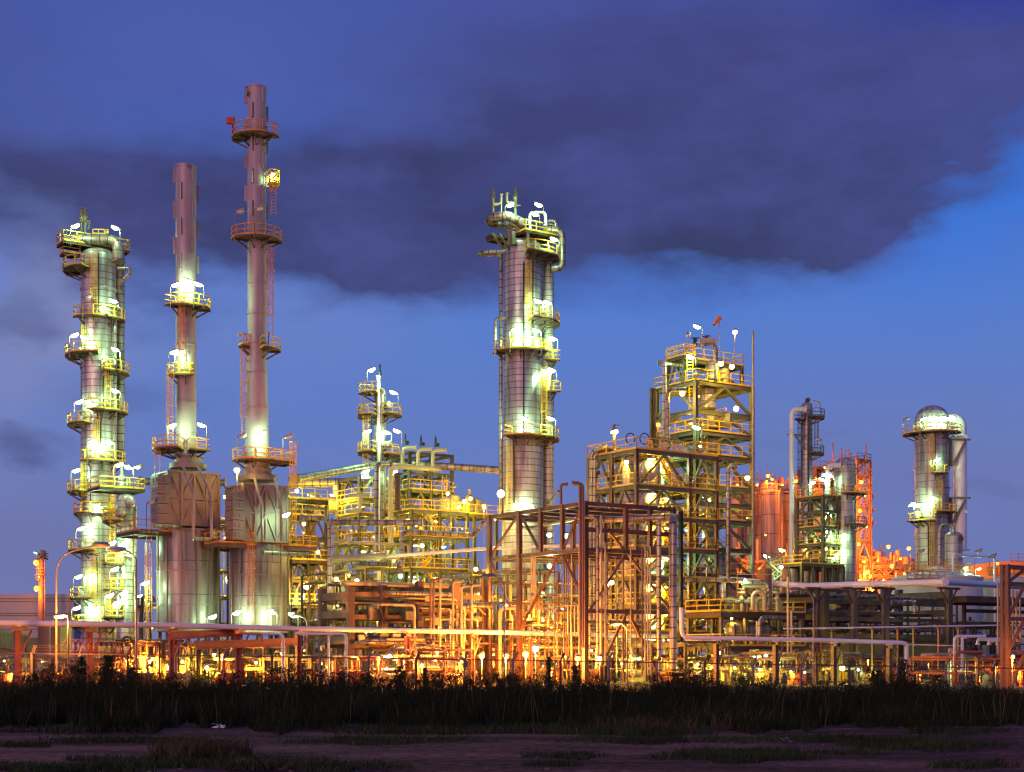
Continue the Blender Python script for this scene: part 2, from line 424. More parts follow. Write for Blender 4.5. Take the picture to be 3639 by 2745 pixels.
wa = mth('ADD', wa, mth('MULTIPLY', mth('SUBTRACT', n4, .5), .07)); we = mth('ADD', we, mth('MULTIPLY', mth('SUBTRACT', n3, .5), .075))
cl = addall([blob(200, 720, 1000, 210, .8, 1.1, -.02), blob(1150, 800, 900, 220, 1.0, 1.2, .0), blob(2250, 560, 850, 290, .95, 1.1, .04), blob(1100, 960, 520, 90, .4, 1.),
             blob(2600, 330, 950, 400, .75, 1.0, .0), blob(3300, 420, 520, 170, .5, 1., .3), blob(3350, 640, 330, 60, .4, 1., .3), blob(2950, 850, 260, 55, .45, 1., -.25), blob(3230, 790, 220, 45, .35, 1., .25), blob(2050, 760, 330, 60, .35, 1., .0), blob(2640, 800, 360, 150, .85, 1.1, .1), blob(3150, 690, 420, 75, .55, 1., .35), blob(3330, 420, 420, 120, .5, 1., .4), blob(3300, 800, 260, 60, .35, 1., .1), blob(1900, 150, 1500, 260, .42, 1.), blob(-50, 300, 500, 330, .45, 1.),
             blob(180, 1600, 120, 60, .6, 1.), blob(3480, 1740, 240, 40, .22), blob(520, 1360, 230, 90, .3, 1.), blob(0, 1230, 110, 90, .5, 1.), blob(160, 1000, 300, 90, .35, 1.), blob(2900, 1560, 300, 50, .16, 1.)])
cf = mth('MULTIPLY', mth('SUBTRACT', mth('MULTIPLY', cl, mth('ADD', .3, mth('MULTIPLY', n3, 1.3))), .09), 1.15, None, True)
cr = nd('ShaderNodeValToRGB'); nt.links.new(mth('DIVIDE', mth('ADD', el, .0), .46), cr.inputs[0])
E = cr.color_ramp.elements
def srgb(r, g, b): return tuple(((c/255)/12.92 if c/255 <= .04045 else ((c/255+.055)/1.055)**2.4) for c in (r, g, b))
stops = [(0, (118, 120, 168)), (.12, (108, 120, 178)), (.3, (100, 124, 192)), (.5, (86, 124, 204)), (.68, (72, 108, 196)), (.85, (72, 92, 176)), (1., (70, 88, 170))]
while len(E) < len(stops): E.new(.5)
for e_, (p_, c_) in zip(E, stops): e_.position = p_; e_.color = (*srgb(*c_), 1)
base = mixc(mth('MULTIPLY', blob(3500, 80, 420, 420, .9, 1.2), 1., None, True), cr.outputs[0], srgb(24, 48, 150))
base = mixc(mth('MULTIPLY', addall([blob(3560, 700, 330, 330, .7, 1.), blob(2300, 900, 600, 180, .25)]), 1., None, True), base, srgb(48, 120, 225))
base = mixc(mth('MULTIPLY', addall([blob(90, 1150, 260, 420, .75, 1.), blob(900, 1150, 500, 160, .25, 1.)]), 1., None, True), base, srgb(134, 138, 182))
base = mixc(mth('MULTIPLY', addall([blob(150, 1950, 700, 260, .45, 1.), blob(3300, 1650, 900, 300, .3, 1.)]), 1., None, True), base, srgb(112, 112, 158))
ccol = mixc(mth('MULTIPLY', mth('DIVIDE', mth('SUBTRACT', mth('ADD', el, mth('MULTIPLY', mth('SUBTRACT', n5, .5), .3)), .27), .17), 1., None, True), srgb(53, 55, 92), srgb(64, 68, 128))
ccol = mixc(mth('MULTIPLY', mth('SUBTRACT', n3, .4), 2.6, None, True), ccol, srgb(76, 80, 146))
skyc = mixc(mth('MULTIPLY', cf, .93), base, ccol)
lite = blob(800, 230, 800, 230, .55, 1.)
skyc = mixc(mth('MULTIPLY', lite, mth('ADD', .5, n3), None, True), skyc, srgb(78, 96, 172))
# physical twilight sky adds a little of its own glow
st = nd('ShaderNodeTexSky'); st.sky_type = 'NISHITA'; st.sun_disc = False; st.sun_elevation = math.radians(0.5); st.sun_rotation = math.radians(200)
bg1 = nd('ShaderNodeBackground'); bg1.inputs[1].default_value = 1.0; nt.links.new(skyc, bg1.inputs[0])
bg2 = nd('ShaderNodeBackground'); bg2.inputs[1].default_value = .004; nt.links.new(st.outputs[0], bg2.inputs[0])
ad = nd('ShaderNodeAddShader'); nt.links.new(bg1.outputs[0], ad.inputs[0]); nt.links.new(bg2.outputs[0], ad.inputs[1])
wo = nd('ShaderNodeOutputWorld'); nt.links.new(ad.outputs[0], wo.inputs[0])
try: w.cycles.sampling_method = 'MANUAL'; w.cycles.sample_map_resolution = 256
except Exception: pass
sun = bpy.data.lights.new('afterglow', 'SUN'); sun.energy = 1.65; sun.color = (1., .47, .40); sun.angle = math.radians(40)
so = bpy.data.objects.new('afterglow', sun); COL.objects.link(so); so.rotation_euler = (math.radians(83), 0, math.radians(-28))
sc.view_settings.view_transform = 'Standard'; sc.view_settings.look = 'None'; sc.view_settings.exposure = 0; sc.view_settings.gamma = 1
cy = sc.cycles; cy.use_denoising = True; cy.denoiser = 'OPENIMAGEDENOISE'; cy.max_bounces = 4; cy.diffuse_bounces = 2; cy.glossy_bounces = 3
cy.transparent_max_bounces = 8; cy.sample_clamp_indirect = 4; cy.use_adaptive_sampling = True; cy.adaptive_threshold = .015
cy.caustics_reflective = False; cy.caustics_refractive = False; cy.filter_width = 1.3
try: cy.use_light_tree = True; cy.denoising_prefilter = 'ACCURATE'
except Exception: pass
# ================================================================== ground
g = MB(); nx = 90; ny = 80
def gy(j): return 8+(j/ny)**2.2*2200
for j in range(ny+1):
    for i in range(nx+1):
        X = (i/nx-.5)*(260+gy(j)*2.4); Y = gy(j); r_ = random.Random(i*91+j*7)
        g.v.append(Vector((X, Y, (math.sin(X*.31+Y*.2)*.04+math.sin(X*.13-Y*.33+2)*.05+(r_.random()-.5)*.05) if Y < 90 else -.05)))
for j in range(ny):
    for i in range(nx):
        a = j*(nx+1)+i; g.face([a, a+1, a+nx+2, a+nx+1], None, True)
dm = bpy.data.materials.new('packed_dirt'); dm.use_nodes = True; nt = dm.node_tree; bs = nt.nodes['Principled BSDF']; bs.inputs['Roughness'].default_value = 1.; bs.inputs['Specular IOR Level'].default_value = .05
geo = nd('ShaderNodeNewGeometry')
def n_(sc_, det, sx=1.): 
    m_ = nd('ShaderNodeMapping'); m_.inputs['Scale'].default_value = (sx, 1, 1); nt.links.new(geo.outputs['Position'], m_.inputs[0])
    n = nd('ShaderNodeTexNoise'); n.inputs['Scale'].default_value = sc_; n.inputs['Detail'].default_value = det; nt.links.new(m_.outputs[0], n.inputs[0]); return n.outputs[0]
na = n_(.35, 6, .35); nb = n_(3.5, 8); ncc = n_(25, 3)
r1 = nd('ShaderNodeValToRGB'); nt.links.new(na, r1.inputs[0]); r1.color_ramp.elements[0].position = .38; r1.color_ramp.elements[1].position = .62
r1.color_ramp.elements[0].color = (.1, .04, .034, 1); r1.color_ramp.elements[1].color = (.33, .125, .1, 1)
r2 = nd('ShaderNodeValToRGB'); nt.links.new(mth('ADD', mth('MULTIPLY', nb, .6), mth('MULTIPLY', ncc, .4)), r2.inputs[0]); r2.color_ramp.elements[0].position = .42; r2.color_ramp.elements[1].position = .58; r2.color_ramp.elements[0].color = (.4, .4, .4, 1)
mm = mixc(1., r1.outputs[0], r2.outputs[0], 'MULTIPLY'); nt.links.new(mm, bs.inputs['Base Color'])
bp = nd('ShaderNodeBump'); bp.inputs['Strength'].default_value = .8; bp.inputs['Distance'].default_value = .08; nt.links.new(mth('ADD', nb, mth('MULTIPLY', ncc, .5)), bp.inputs['Height']); nt.links.new(bp.outputs[0], bs.inputs['Normal'])
tag(g.build('ground', dm), None, None, kind='structure')
pg = MB(); pg.box((30, 330, .0), 900, 470, .06); tag(pg.build('yard_pavement', 'paving'), None, None, kind='structure')
def gz(X, Y): return 0
# grass and weeds: blades
def leafmat(name, c1, c2):
    m = mat(name, c1, .8, 0, .45, .35); m.node_tree.nodes['Principled BSDF'].inputs['Specular IOR Level'].default_value = .1; return m
gm = leafmat('dry_grass_blades', (.022, .03, .009), None); gm2 = leafmat('dark_scrub_leaves', (.016, .02, .007), None); gm3 = leafmat('pale_straw', (.11, .075, .035), None)
def blade(b, X, Y, z0, h, w_, lean, rnd):
    a = rnd.uniform(0, math.pi); dx, dy = math.cos(a)*w_, math.sin(a)*w_; lx, ly = rnd.uniform(-1, 1)*lean*h, rnd.uniform(-1, 1)*lean*h; n = len(b.v)
    b.v += [Vector((X-dx, Y-dy, z0)), Vector((X+dx, Y+dy, z0)), Vector((X+lx*.4+dx*.7, Y+ly*.4+dy*.7, z0+h*.6)), Vector((X+lx*.4-dx*.7, Y+ly*.4-dy*.7, z0+h*.6)), Vector((X+lx, Y+ly, z0+h))]
    b.face([n, n+1, n+2, n+3]); b.face([n+3, n+2, n+4])
rnd = random.Random(5)
def topline(px): return 2362+50*min(1, max(0, px/3639))+11*math.sin(px*.009+1)+8*math.sin(px*.023)+6*math.sin(px*.061)+4*math.sin(px*.13+2)
gb = MB(); gb2 = MB(); gb3 = MB()
for i in range(38000):
    px = rnd.uniform(-60, 3700); t_ = px*.011; D = 48.5+2.2*math.sin(t_)+1.3*math.sin(t_*2.7+1)+.8*math.sin(t_*6.1); D = D+(80-D)*rnd.random()**1.2; X = (px-CX)/F*D
    cap = CZ-(topline(px)-HY)/F*79
    clump = .5+.5*math.sin(X*.9+D*.4)*math.sin(X*.37-D*.7+1.3)
    hmax = min(cap*(.35+.65*min(1, (D-47)/14)), 2.0)*(.72+.38*clump)
    blade(gb if rnd.random() < .6 else gb2, X, D, -.02, hmax*rnd.uniform(.5, 1.), rnd.uniform(.008, .03), .45, rnd)
def leafclump(b, X, Y, z, R, n, rnd, sz=.09):
    for _ in range(n):
        t = rnd.uniform(0, 6.283); ph = math.acos(rnd.uniform(-1, 1)); r = R*rnd.random()**.4
        c = Vector((X+r*math.sin(ph)*math.cos(t), Y+r*math.sin(ph)*math.sin(t)*.8, z+r*math.cos(ph)*.8)); s_ = sz*rnd.uniform(.6, 1.5)
        a = Vector((rnd.uniform(-1, 1), rnd.uniform(-1, 1), rnd.uniform(-1, 1))).normalized(); q = a.cross(Vector((rnd.uniform(-1, 1), rnd.uniform(-1, 1), .3))).normalized()
        k = len(b.v); b.v += [c-a*s_, c+q*s_*.45, c+a*s_, c-q*s_*.45]; b.face([k, k+1, k+2, k+3])
for i in range(900):
    D = 55+26*rnd.random(); px = rnd.uniform(-60, 3700); X = (px-CX)/F*D; cap = CZ-(topline(px)-HY)/F*79
    R = rnd.uniform(.18, .6); leafclump(gb2, X, D, max(.25, cap*rnd.uniform(.3, 1.0)-R*.35), R, 70, rnd, .042)
for i in range(520):      # tall dry stalks
    D = 48+28*rnd.random(); px = rnd.uniform(0, 3639); X = (px-CX)/F*D
    blade(gb3, X, D, 0, rnd.uniform(.8, 1.6), .012, .25, rnd)
tag(gb.build('tall_grass', gm), 'band of tall dark grass between the dirt lot and the fence', 'grass', kind='stuff')
tag(gb2.build('undergrowth', gm2), 'dark leafy scrub mixed through the tall grass', 'scrub', kind='stuff')
# low grass mats on the dirt, ellipses in (px, py) of the photo turned into ground patches
lg = MB()
def patch(px, py, rx, ry, n, h=.18, straw=.1):
    for _ in range(n):
        t = rnd.uniform(0, 6.283); r = math.sqrt(rnd.random())*(.8+.2*math.sin(t*5+px)); qx = px+rx*r*math.cos(t); qy = py+ry*r*math.sin(t)
        D = CZ*F/(qy-HY); X = (qx-CX)/F*D
        blade(gb3 if rnd.random() < straw else lg, X, D, -.02, h*rnd.uniform(.4, 1.3), rnd.uniform(.008, .02), .8, rnd)
for a in [(700, 2712, 520, 26, 5200, .16), (200, 2735, 400, 18, 2400, .14), (1150, 2725, 330, 20, 1400, .12), (1400, 2638, 420, 18, 2600, .16), (430, 2632, 330, 12, 1300, .15),
          (300, 2598, 320, 9, 1100, .2), (2000, 2690, 190, 14, 900, .14), (2620, 2690, 330, 26, 2600, .18), (3270, 2652, 330, 18, 2000, .17), (2900, 2632, 560, 16, 2600, .18), (3450, 2722, 190, 12, 700, .14),
          (3400, 2605, 220, 10, 900, .2), (2250, 2640, 300, 14, 1500, .2), (1800, 2602, 900, 14, 4200, .25), (80, 2650, 130, 10, 500, .12), (1960, 2718, 120, 7, 300, .12), (3000, 2675, 180, 9, 500, .12), (2300, 2610, 260, 16, 1200, .3)]:
    patch(*a)
patch(720, 2690, 190, 22, 1300, .45, .75); patch(2250, 2600, 200, 14, 350, .5, .8); patch(1000, 2722, 230, 8, 500, .2, .8); patch(2560, 2585, 260, 10, 260, .6, .8)
tag(lg.build('low_grass', leafmat('low_green_blades', (.035, .055, .018), None)), 'low green grass mats creeping over the brown dirt', 'grass', kind='stuff')
tag(gb3.build('dry_weeds', gm3), 'pale dry straw stalks standing in the grass', 'grass', kind='stuff')
# litter and stones
lp = Vector(((778-CX)/F*(CZ*F/(2592-HY)), CZ*F/(2592-HY), 0)); b = MB(); r3 = random.Random(3)
for k in range(9):
    a = Vector((r3.uniform(-.22, .22), r3.uniform(-.1, .1), r3.uniform(.02, .14))); n = len(b.v)
    b.v += [lp+a+Vector((r3.uniform(-.16, .16), r3.uniform(-.1, .1), r3.uniform(-.04, .08))) for _ in range(4)]; b.face([n, n+1, n+2]); b.face([n, n+2, n+3])
tag(b.build('plastic_bag', mat('bag_white', (.75, .75, .8), .5), origin=lp), 'crumpled white plastic bag on the dirt at the grass edge', 'litter')
lp = Vector(((2795-CX)/F*(CZ*F/(2650-HY)), CZ*F/(2650-HY), 0)); b = MB()
for k in range(7):
    a = Vector((r3.uniform(-.15, .15), r3.uniform(-.1, .1), r3.uniform(.08, .2))); n = len(b.v)
    b.v += [lp+a+Vector((r3.uniform(-.12, .12), r3.uniform(-.1, .1), r3.uniform(-.04, .05))) for _ in range(4)]; b.face([n, n+1, n+2]); b.face([n, n+2, n+3])
tag(b.build('plastic_sheet', mat('sheet_teal', (.2, .5, .5), .5), origin=lp), 'torn teal plastic sheet caught in the grass', 'litter')
st = MB()
for k in range(200):
    D = rnd.uniform(30, 47); X = (rnd.uniform(0, 3639)-CX)/F*D; s_ = rnd.uniform(.012, .045); st.box8(Vector((X, D, s_*.3)), Vector((s_, s_*.2, 0)), Vector((-s_*.3, s_*.8, .1*s_)), Vector((0, 0, s_*.5)))
tag(st.build('gravel', 'conc'), 'small pale stones scattered on the dirt', 'gravel', kind='stuff')
# ================================================================== columns
def vessel(parent, name, xc, r_px, D, ytop, ybot, m='clad', dome=.6, rings=(), n=36, rr=.09):
    S = D/F; c = P(xc, ybot, D); c.z = max(0, ZZ(ybot, D)); r = r_px*S; zt = ZZ(ytop, D)-r*dome
    b = MB(); b.lathe(c, dome_prof(r, 0, zt-c.z, dome, [ZZ(q, D)-c.z for q in rings], rr), n)
    return b.build(name, m, parent, origin=c)
# ---- left tall column
D = 160; R = 61*D/F
A = thing('distillation_column', 'tall silver distillation column at far left with many lit yellow platforms', 'column', (P(350, 0, D).x, D, 0))
vessel(A, 'shell', 350, 61, D, 885, 2500, 'clad', .5, (1030, 1180, 1310, 1470, 1700, 1960, 2090))
vessel(A, 'side_pipe', 428, 15, D+1, 880, 1660, 'cladp', .3)
vessel(A, 'side_pipe', 409, 7, D-1, 1060, 1660, 'cladp', .3)
pipe(A, P(240, 852, D-1), [('X', 350), ('X', 418), ('Z', 930)], 1.15, 'cladp', 'overhead_pipe', n=18)
pipe(A, P(418, 955, D-1.5), [('X', 462), ('Z', 975), ('P', P(428, 1000, D-1.5)), ('Z', 1030)], .35, 'cladp', 'bypass_pipe')
b = MB()
for dx, t in ((290, 745), (303, 742)): b.lathe(P(dx, 832, D-.5), [(.12, 0), (.12, 1.2), (.22, 1.25), (.22, 1.7), (.3, 1.8), (.2, 2.3), (.12, 2.9)], 10)
b.beam(P(285, 790, D-.5), P(322, 785, D-.5), .12); b.beam(P(308, 800, D-.5), P(308, 760, D-.5), .1); b.beam(P(314, 815, D-.5), P(318, 790, D-.5), .15)
b.build('relief_valve', 'grey', A)
rect_platform(A, P(226, 877, D-2.6), (452-226)*D/F*1.04, 2.4, ZZ(877, D), sides='UVuv')
q = rect_platform(A, P(225, 911, D-1.8), 1.8, 1.2, ZZ(911, D), sides='UV')
b = MB(); 
for s in (330, 350, 370): b.beam(P(s, 845, D-1), P(s, 814, D-1), .09)
for yy in (845, 830, 816): b.beam(P(330, yy, D-1), P(372, yy, D-1), .09)
for s in (370, 384): b.beam(P(s, 850, D-1), P(s, 815, D-1), .07)
for k in range(7): b.beam(P(370, 848-k*5, D-1), P(384, 848-k*5, D-1), .05)
b.build('railing_gate', 'yellow', A)
for i, (yy, x0, x1) in enumerate([(968, 229, 322), (1138, 274, 442), (1270, 235, 380), (1328, 396, 457), (1467, 337, 452), (1513, 243, 330), (1645, 309, 443), (1752, 243, 312), (1827, 265, 420), (1959, 246, 354), (2127, 252, 345), (2225, 256, 440)]):
    arc_platform(A, 350, D, yy, x0, x1, R)
b = MB(); b.lathe(P(262, 950, D-1), [(.5, 0), (.5, 1.1), (.62, 1.1), (.62, 1.25)], 16, Vector((-1, -.3, 0))); b.build('manway', 'clad', A)
for mx, my in ((285, 1250), (290, 1495), (270, 1735), (293, 1940), (290, 2110)): manway(A, mx, my, D-R*.7, .45, 1.4, 'clad', (-.6, -1, 0))
for px, y0, y1 in ((336, 1138, 887), (303, 1270, 1140), (384, 1450, 1276), (345, 1645, 1468), (302, 1835, 1648), (348, 2220, 1947), (320, 2127, 1990)):
    dx = (px-350)*D/F; ladder(A, px, D-math.sqrt(R*R-dx*dx)-.3, y0, y1)
for pts in ([(350, 900), (350, 1110), (386, 1120)], [(386, 1270), (412, 1270), (412, 1330), (368, 1335), (366, 1470), (358, 1500), (358, 1600)], [(310, 1650), (322, 1660), (322, 1830)], [(250, 2130), (300, 2130), (345, 2150)], [(250, 1965), (290, 1965), (350, 1975)], [(344, 1980), (348, 2120)]):
    b = MB(); b.tube(fillet([P(a, c, D-R-.5) for a, c in pts], .3, 3), .07, 6); b.build('cable_conduit', 'black', A)
for (px, py, bs_, sd, pw) in [(269, 803, 877, -1, 600), (409, 809, 877, 1, 600), (402, 1069, 1138, 1, 900), (265, 1191, 1270, -1, 600), (300, 1200, 1270, 1, 700), (409, 1241, 1328, 1, 900), (282, 1428, 1513, -1, 500), (318, 1430, 1513, 1, 1000), (409, 1388, 1467, 1, 700),
        (390, 1571, 1645, 1, 1000), (330, 1568, 1645, -1, 900), (270, 1672, 1752, -1, 500), (288, 1878, 1959, -1, 600), (279, 2049, 2127, -1, 500), (318, 2045, 2127, -1, 900), (273, 2160, 2235, -1, 500), (335, 2165, 2235, -1, 900), (350, 1800, 1827, 1, 1000)]:
    flood(A, px, py, D-R*.85-1.4, bs_, sd, 'cold', pw)
flood(A, 312, 1055, D-R-1, 1138, -1, 'off')
# ---- narrow column in front of it
D = 154; R = 31*D/F
A2 = thing('distillation_column', 'narrow silver column standing in front of the far left tower', 'column', (P(447, 0, D).x, D, 0))
vessel(A2, 'shell', 447, 31, D, 1752, 2500, 'clad', .7, (1860, 1990, 2130, 2260))
vessel(A2, 'side_pipe', 480, 6, D, 1800, 2300, 'cladp', .3)
rect_platform(A2, P(353, 1742, D-2.4), (512-353)*D/F*1.03, 3.6, ZZ(1738, D), sides='UVuv')
for (yy, x0, x1) in ((1854, 366, 450), (2007, 372, 455), (2097, 375, 450), (2193, 362, 452)): arc_platform(A2, 447, D, yy, x0, x1, R, 2.4)
manway(A2, 462, 1782, D-R, .5, .6); manway(A2, 425, 1822, D-1.6, .5, .8, 'clad', (-.3, -1, 0)); manway(A2, 424, 1990, D-1.6, .45, .8); manway(A2, 416, 2155, D-1.6, .5, .8)
pipe(A2, P(447, 1975, D-1), [('X', 476), ('Z', 2030)], .45, 'cladp')
for px, y0, y1 in ((400, 1930, 1760), (384, 2190, 2100)): ladder(A2, px, D-1.6, y0, y1)
b = MB(); b.lathe(P(432, 1735, D), [(.35, 0), (.35, 1.2), (.2, 1.5), (.14, 2.8)], 12); b.beam(P(450, 1735, D), P(452, 1700, D), .25); b.build('relief_valve', 'clad', A2)
for (px, py, bs_, sd, pw) in [(423, 1651, 1738, -1, 700), (455, 1660, 1738, 1, 900), (398, 1929, 2007, -1, 1100), (446, 1925, 2007, -1, 1100), (408, 2022, 2097, -1, 1000), (390, 2115, 2193, -1, 1100), (440, 2108, 2193, -1, 1100)]:
    flood(A2, px, py, D-3, bs_, sd, 'cold', pw)
flood(A2, 494, 1660, D-2, 1738, -1, 'off')
# ---- left chimney with its heater
def strakes(parent, xc, r_px, D, y0, y1, n, m='stack'):
    S = D/F; r = r_px*S; c = P(xc, y0, D); h = (y1-y0)*S/n
    for k in range(n):
        z1 = c.z-k*h; z0 = z1-h*.95
        for j in range(3):
            a = j*2.094+(k % 2)*1.047+.75; d = Vector((math.cos(a), -math.sin(a), 0)); p = Vector((c.x, c.y, 0))+d*(r+.1)
            b = MB(); b.box8(p+Z*(z0+z1)/2, d*.17, Vector((-d.y, d.x, 0))*.05, Z*(z1-z0)/2); b.build('wind_strake', m, parent)
def header_box(parent, c, lu, lv, z0, z1, tiers, m):
    """stack of small casing boxes with inspection covers, standing on corner c"""
    h = (z1-z0)/tiers
    for k in range(tiers):
        b = MB(); mid = c+U*lu/2+V*lv/2; b.box8(Vector((mid.x, mid.y, z0+h*(k+.5))), U*lu/2, V*lv/2, Z*(h/2-.03))
        for d, s in ((.3, 1), (.7, 1)): b.lathe(Vector((c.x, c.y, z0+h*(k+.5)))+U*lu*d, [(.22, 0), (.22, .06)], 10, -V)
        for d in (.3, .7): b.lathe(Vector((c.x, c.y, z0+h*(k+.5)))+V*lv*d, [(.22, 0), (.22, .06)], 10, -U)
        b.build('header_box', m, parent)
D = 150; S = D/F
B = thing('process_heater', 'left process heater with the shorter grey chimney', 'heater', (P(670, 0, D).x, D, 0))
b = MB(); c = P(661, 1667, D); zt = ZZ(592, D)-c.z; rr = [1019, 1123, 1230, 1433, 1538, 1620]
b.lathe(c, [(1.25, 0), (1.25, .15), (1.04, .2)]+sum([[(1.04, ZZ(q, D)-c.z-.06), (1.14, ZZ(q, D)-c.z-.06), (1.14, ZZ(q, D)-c.z+.06), (1.04, ZZ(q, D)-c.z+.06)] for q in sorted(rr, reverse=True)], [])+[(1.04, zt-.2), (1.1, zt-.2), (1.1, zt), (.95, zt), (.95, zt-1.5)], 32)
b.build('chimney', 'stack', B, origin=c)
strakes(B, 661, 36, D, 596, 972, 6)
b = MB(); b.beam(P(667, 596, D-1.2), P(667, 582, D-1.2), .12); b.build('lightning_rod', 'pole', B)
b = MB(); b.lathe(P(668, 1668, D), [(1.9, 0), (1.9, .5), (1.35, .5), (1.35, 1.2), (1.6, 1.2), (1.6, 1.35)], 24); b.build('stack_base', 'casing', B)
c0 = P(601, 1861, D-4.2); lu = reach(c0, U, 777); zt = ZZ(1672, D-4); zb = ZZ(1866, D-4); lv = 4.2
b = MB(); mid = c0+U*lu/2+V*lv/2; b.box8(Vector((mid.x, mid.y, (zb+zt)/2)), U*lu/2, V*lv/2, Z*(zt-zb)/2); b.build('convection_box', 'casing', B)
def trussface(parent, c, d, L, z0, z1, nb, out, m='casing'):
    b = MB(); o = out*.09
    for k in range(nb+1): p = c+d*(L*k/nb)+out*.1; b.beam(Vector((p.x, p.y, z0)), Vector((p.x, p.y, z1)), .16, .2)
    for zz in (z0+.1, (z0*.5+z1*.5), z1-.1): b.beam(Vector((c.x, c.y, zz))+o, Vector((c.x, c.y, zz))+d*L+o, .16, .16)
    for k in range(nb):
        p = c+d*(L*k/nb)+out*.12; q = c+d*(L*(k+1)/nb)+out*.12; zm = (z0+z1)/2
        for za, zb_ in ((z0, zm), (zm, z1)):
            if k % 2: b.beam(Vector((p.x, p.y, za)), Vector((q.x, q.y, zb_)), .13)
            else: b.beam(Vector((q.x, q.y, za)), Vector((p.x, p.y, zb_)), .13)
    return b.build('stiffener', m, parent)
trussface(B, c0, U, lu, zb, zt, 4, -V); trussface(B, c0, V, lv, zb, zt, 2, -U)
hc = c0-U*1.3+V*.5; header_box(B, hc-V*.8, 1.2, 2., zb+.1, zt-.5, 5, 'casing')
for px0, px1 in ((650, 688), (704, 752)):
    b = MB(); dd = D-4.6-1; b.tube([P(px0, 1660, D-4), P(px1-2, 1755, dd-1), P(px1, 1915, dd-1)], .16, 4); b.build('brace', 'casing', B)
c = P(668, 2300, D); r = 108*S; z0 = ZZ(2235, D); z1 = ZZ(1893, D); b = MB()
b.lathe(Vector((c.x, c.y, 0)), [(r, z0), (r, z1)], 48); b.build('radiant_section', 'heater', B, origin=(c.x, c.y, 0), sharp=40)
for k in range(12):
    a = 2*math.pi*k/12+.0; b = MB(); d = Vector((math.cos(a), math.sin(a), 0)); p = Vector((c.x, c.y, 0))+d*r
    # ribs at the casing corners
    b.beam(p+Z*z0, p+Z*z1, .22, .2, up=d)
    b.build('rib', 'casing', B)
for za, zb_ in ((z0-.3, z0), (z1, z1+.2), (ZZ(2035, D), ZZ(2035, D)+.12), (ZZ(2154, D), ZZ(2154, D)+.12)): b = MB(); b.lathe(Vector((c.x, c.y, 0)), [(r+.08, za), (r+.08, zb_)], 48); b.build('ring_girder', 'casing', B)
for k in range(8):
    a = 2*math.pi*k/8+.2; p = Vector((c.x+r*.9*math.cos(a), c.y+r*.9*math.sin(a), 0)); b = MB(); b.ibeam(p, p+Z*z0, .3); b.build('leg', 'rust', B)
rect_platform(B, P(476, 1888, D-4.9)-V*.2, reach(P(476, 1888, D-4.9), U, 775), 5.4, ZZ(1886, D-4.9), 'orange', sides='V', thick=.3)
b = MB(); pc = P(476, 1888, D-5.0); rail_mb(b, [Vector((pc.x, pc.y, ZZ(1884, D-5))), Vector((pc.x, pc.y, ZZ(1884, D-5)))+U*reach(pc, U, 600)]); b.build('railing', 'orange', B)
arc_platform(B, 661, D, 1098, 596, 747, 1.04, 2.5); arc_platform(B, 661, D, 1340, 597, 702, 1.04, 2.0)
arc_platform(B, 661, D, 1602, 540, 658, 1.04, 3.4, 'orange'); arc_platform(B, 661, D, 1605, 695, 752, 1.04, 2.7, 'orange')
for px, y0, y1, mm_ in ((648, 1340, 1037, 'orange'), (606, 1602, 1300, 'orange'), (560, 1690, 1560, 'orange'), (530, 2250, 1900, 'orange')): ladder(B, px, D-1.5, y0, y1, mm_)
for (px, py, bs_, sd, pw) in [(625, 1012, 1098, -1, 500), (668, 998, 1098, 1, 900), (705, 1010, 1098, 1, 600), (619, 1251, 1340, -1, 300), (640, 1253, 1340, -1, 900), (612, 1512, 1602, -1, 500), (716, 1510, 1605, 1, 600)]: flood(B, px, py, D-2.5, bs_, sd, 'cold', pw)
flood(B, 540, 1785, D-5, 1884, -1, 'off'); flood(B, 755, 2192, D-6, 2260, -1, 'cold', 500); flood(B, 517, 2072, D-3, 2150, -1, 'cold', 500); flood(B, 496, 2118, D-4, 2200, -1, 'cold', 200, .6)
# ---- right chimney with its heater
C = thing('process_heater', 'right process heater with the tallest grey chimney', 'heater', (P(918, 0, D).x, D, 0))
c = P(913, 1667, D); zf = lambda q: ZZ(q, D)-c.z
prof = [(1.35, 0), (1.3, .3), (1.22, zf(1560))]
for q, r_ in ((1450, 1.13), (1325, 1.02)): prof += [(r_, zf(q)-.06), (r_+.1, zf(q)-.06), (r_+.1, zf(q)+.06), (r_, zf(q)+.06)]
prof += [(.95, zf(1240))]
for q in (1221, 1118, 1010, 900): prof += [(.95, zf(q)-.06), (1.05, zf(q)-.06), (1.05, zf(q)+.06), (.95, zf(q)+.06)]
prof += [(.95, zf(316)), (1.02, zf(316)), (1.02, zf(312)), (.86, zf(312)), (.86, zf(340))]
b = MB(); b.lathe(c, prof, 32); b.build('chimney', 'stack', C, origin=c)
strakes(C, 911, 33, D, 318, 780, 8)
b = MB(); b.beam(P(878, 340, D-.9), P(874, 308, D-.9), .12); b.beam(P(876, 330, D-.9), P(880, 330, D-.9), .5); b.build('lightning_rod', 'pole', C)
b = MB(); b.lathe(P(915, 1712, D), [(2., 0), (2., .6), (1.5, .6), (1.5, 1.3)], 24); b.build('stack_base', 'casing', C)
c0 = P(867, 1908, D-4.2); lu = reach(c0, U, 1020); zt = ZZ(1718, D-4); zb = ZZ(1925, D-4); lv = 4.2
b = MB(); mid = c0+U*lu/2+V*lv/2; b.box8(Vector((mid.x, mid.y, (zb+zt)/2)), U*lu/2, V*lv/2, Z*(zt-zb)/2); b.build('convection_box', 'casing', C)
trussface(C, c0, U, lu, zb, zt, 4, -V); trussface(C, c0, V, lv, zb, zt, 2, -U); header_box(C, c0-U*1.3-V*.3, 1.2, 2., zb+.1, zt-.8, 5, 'casing')
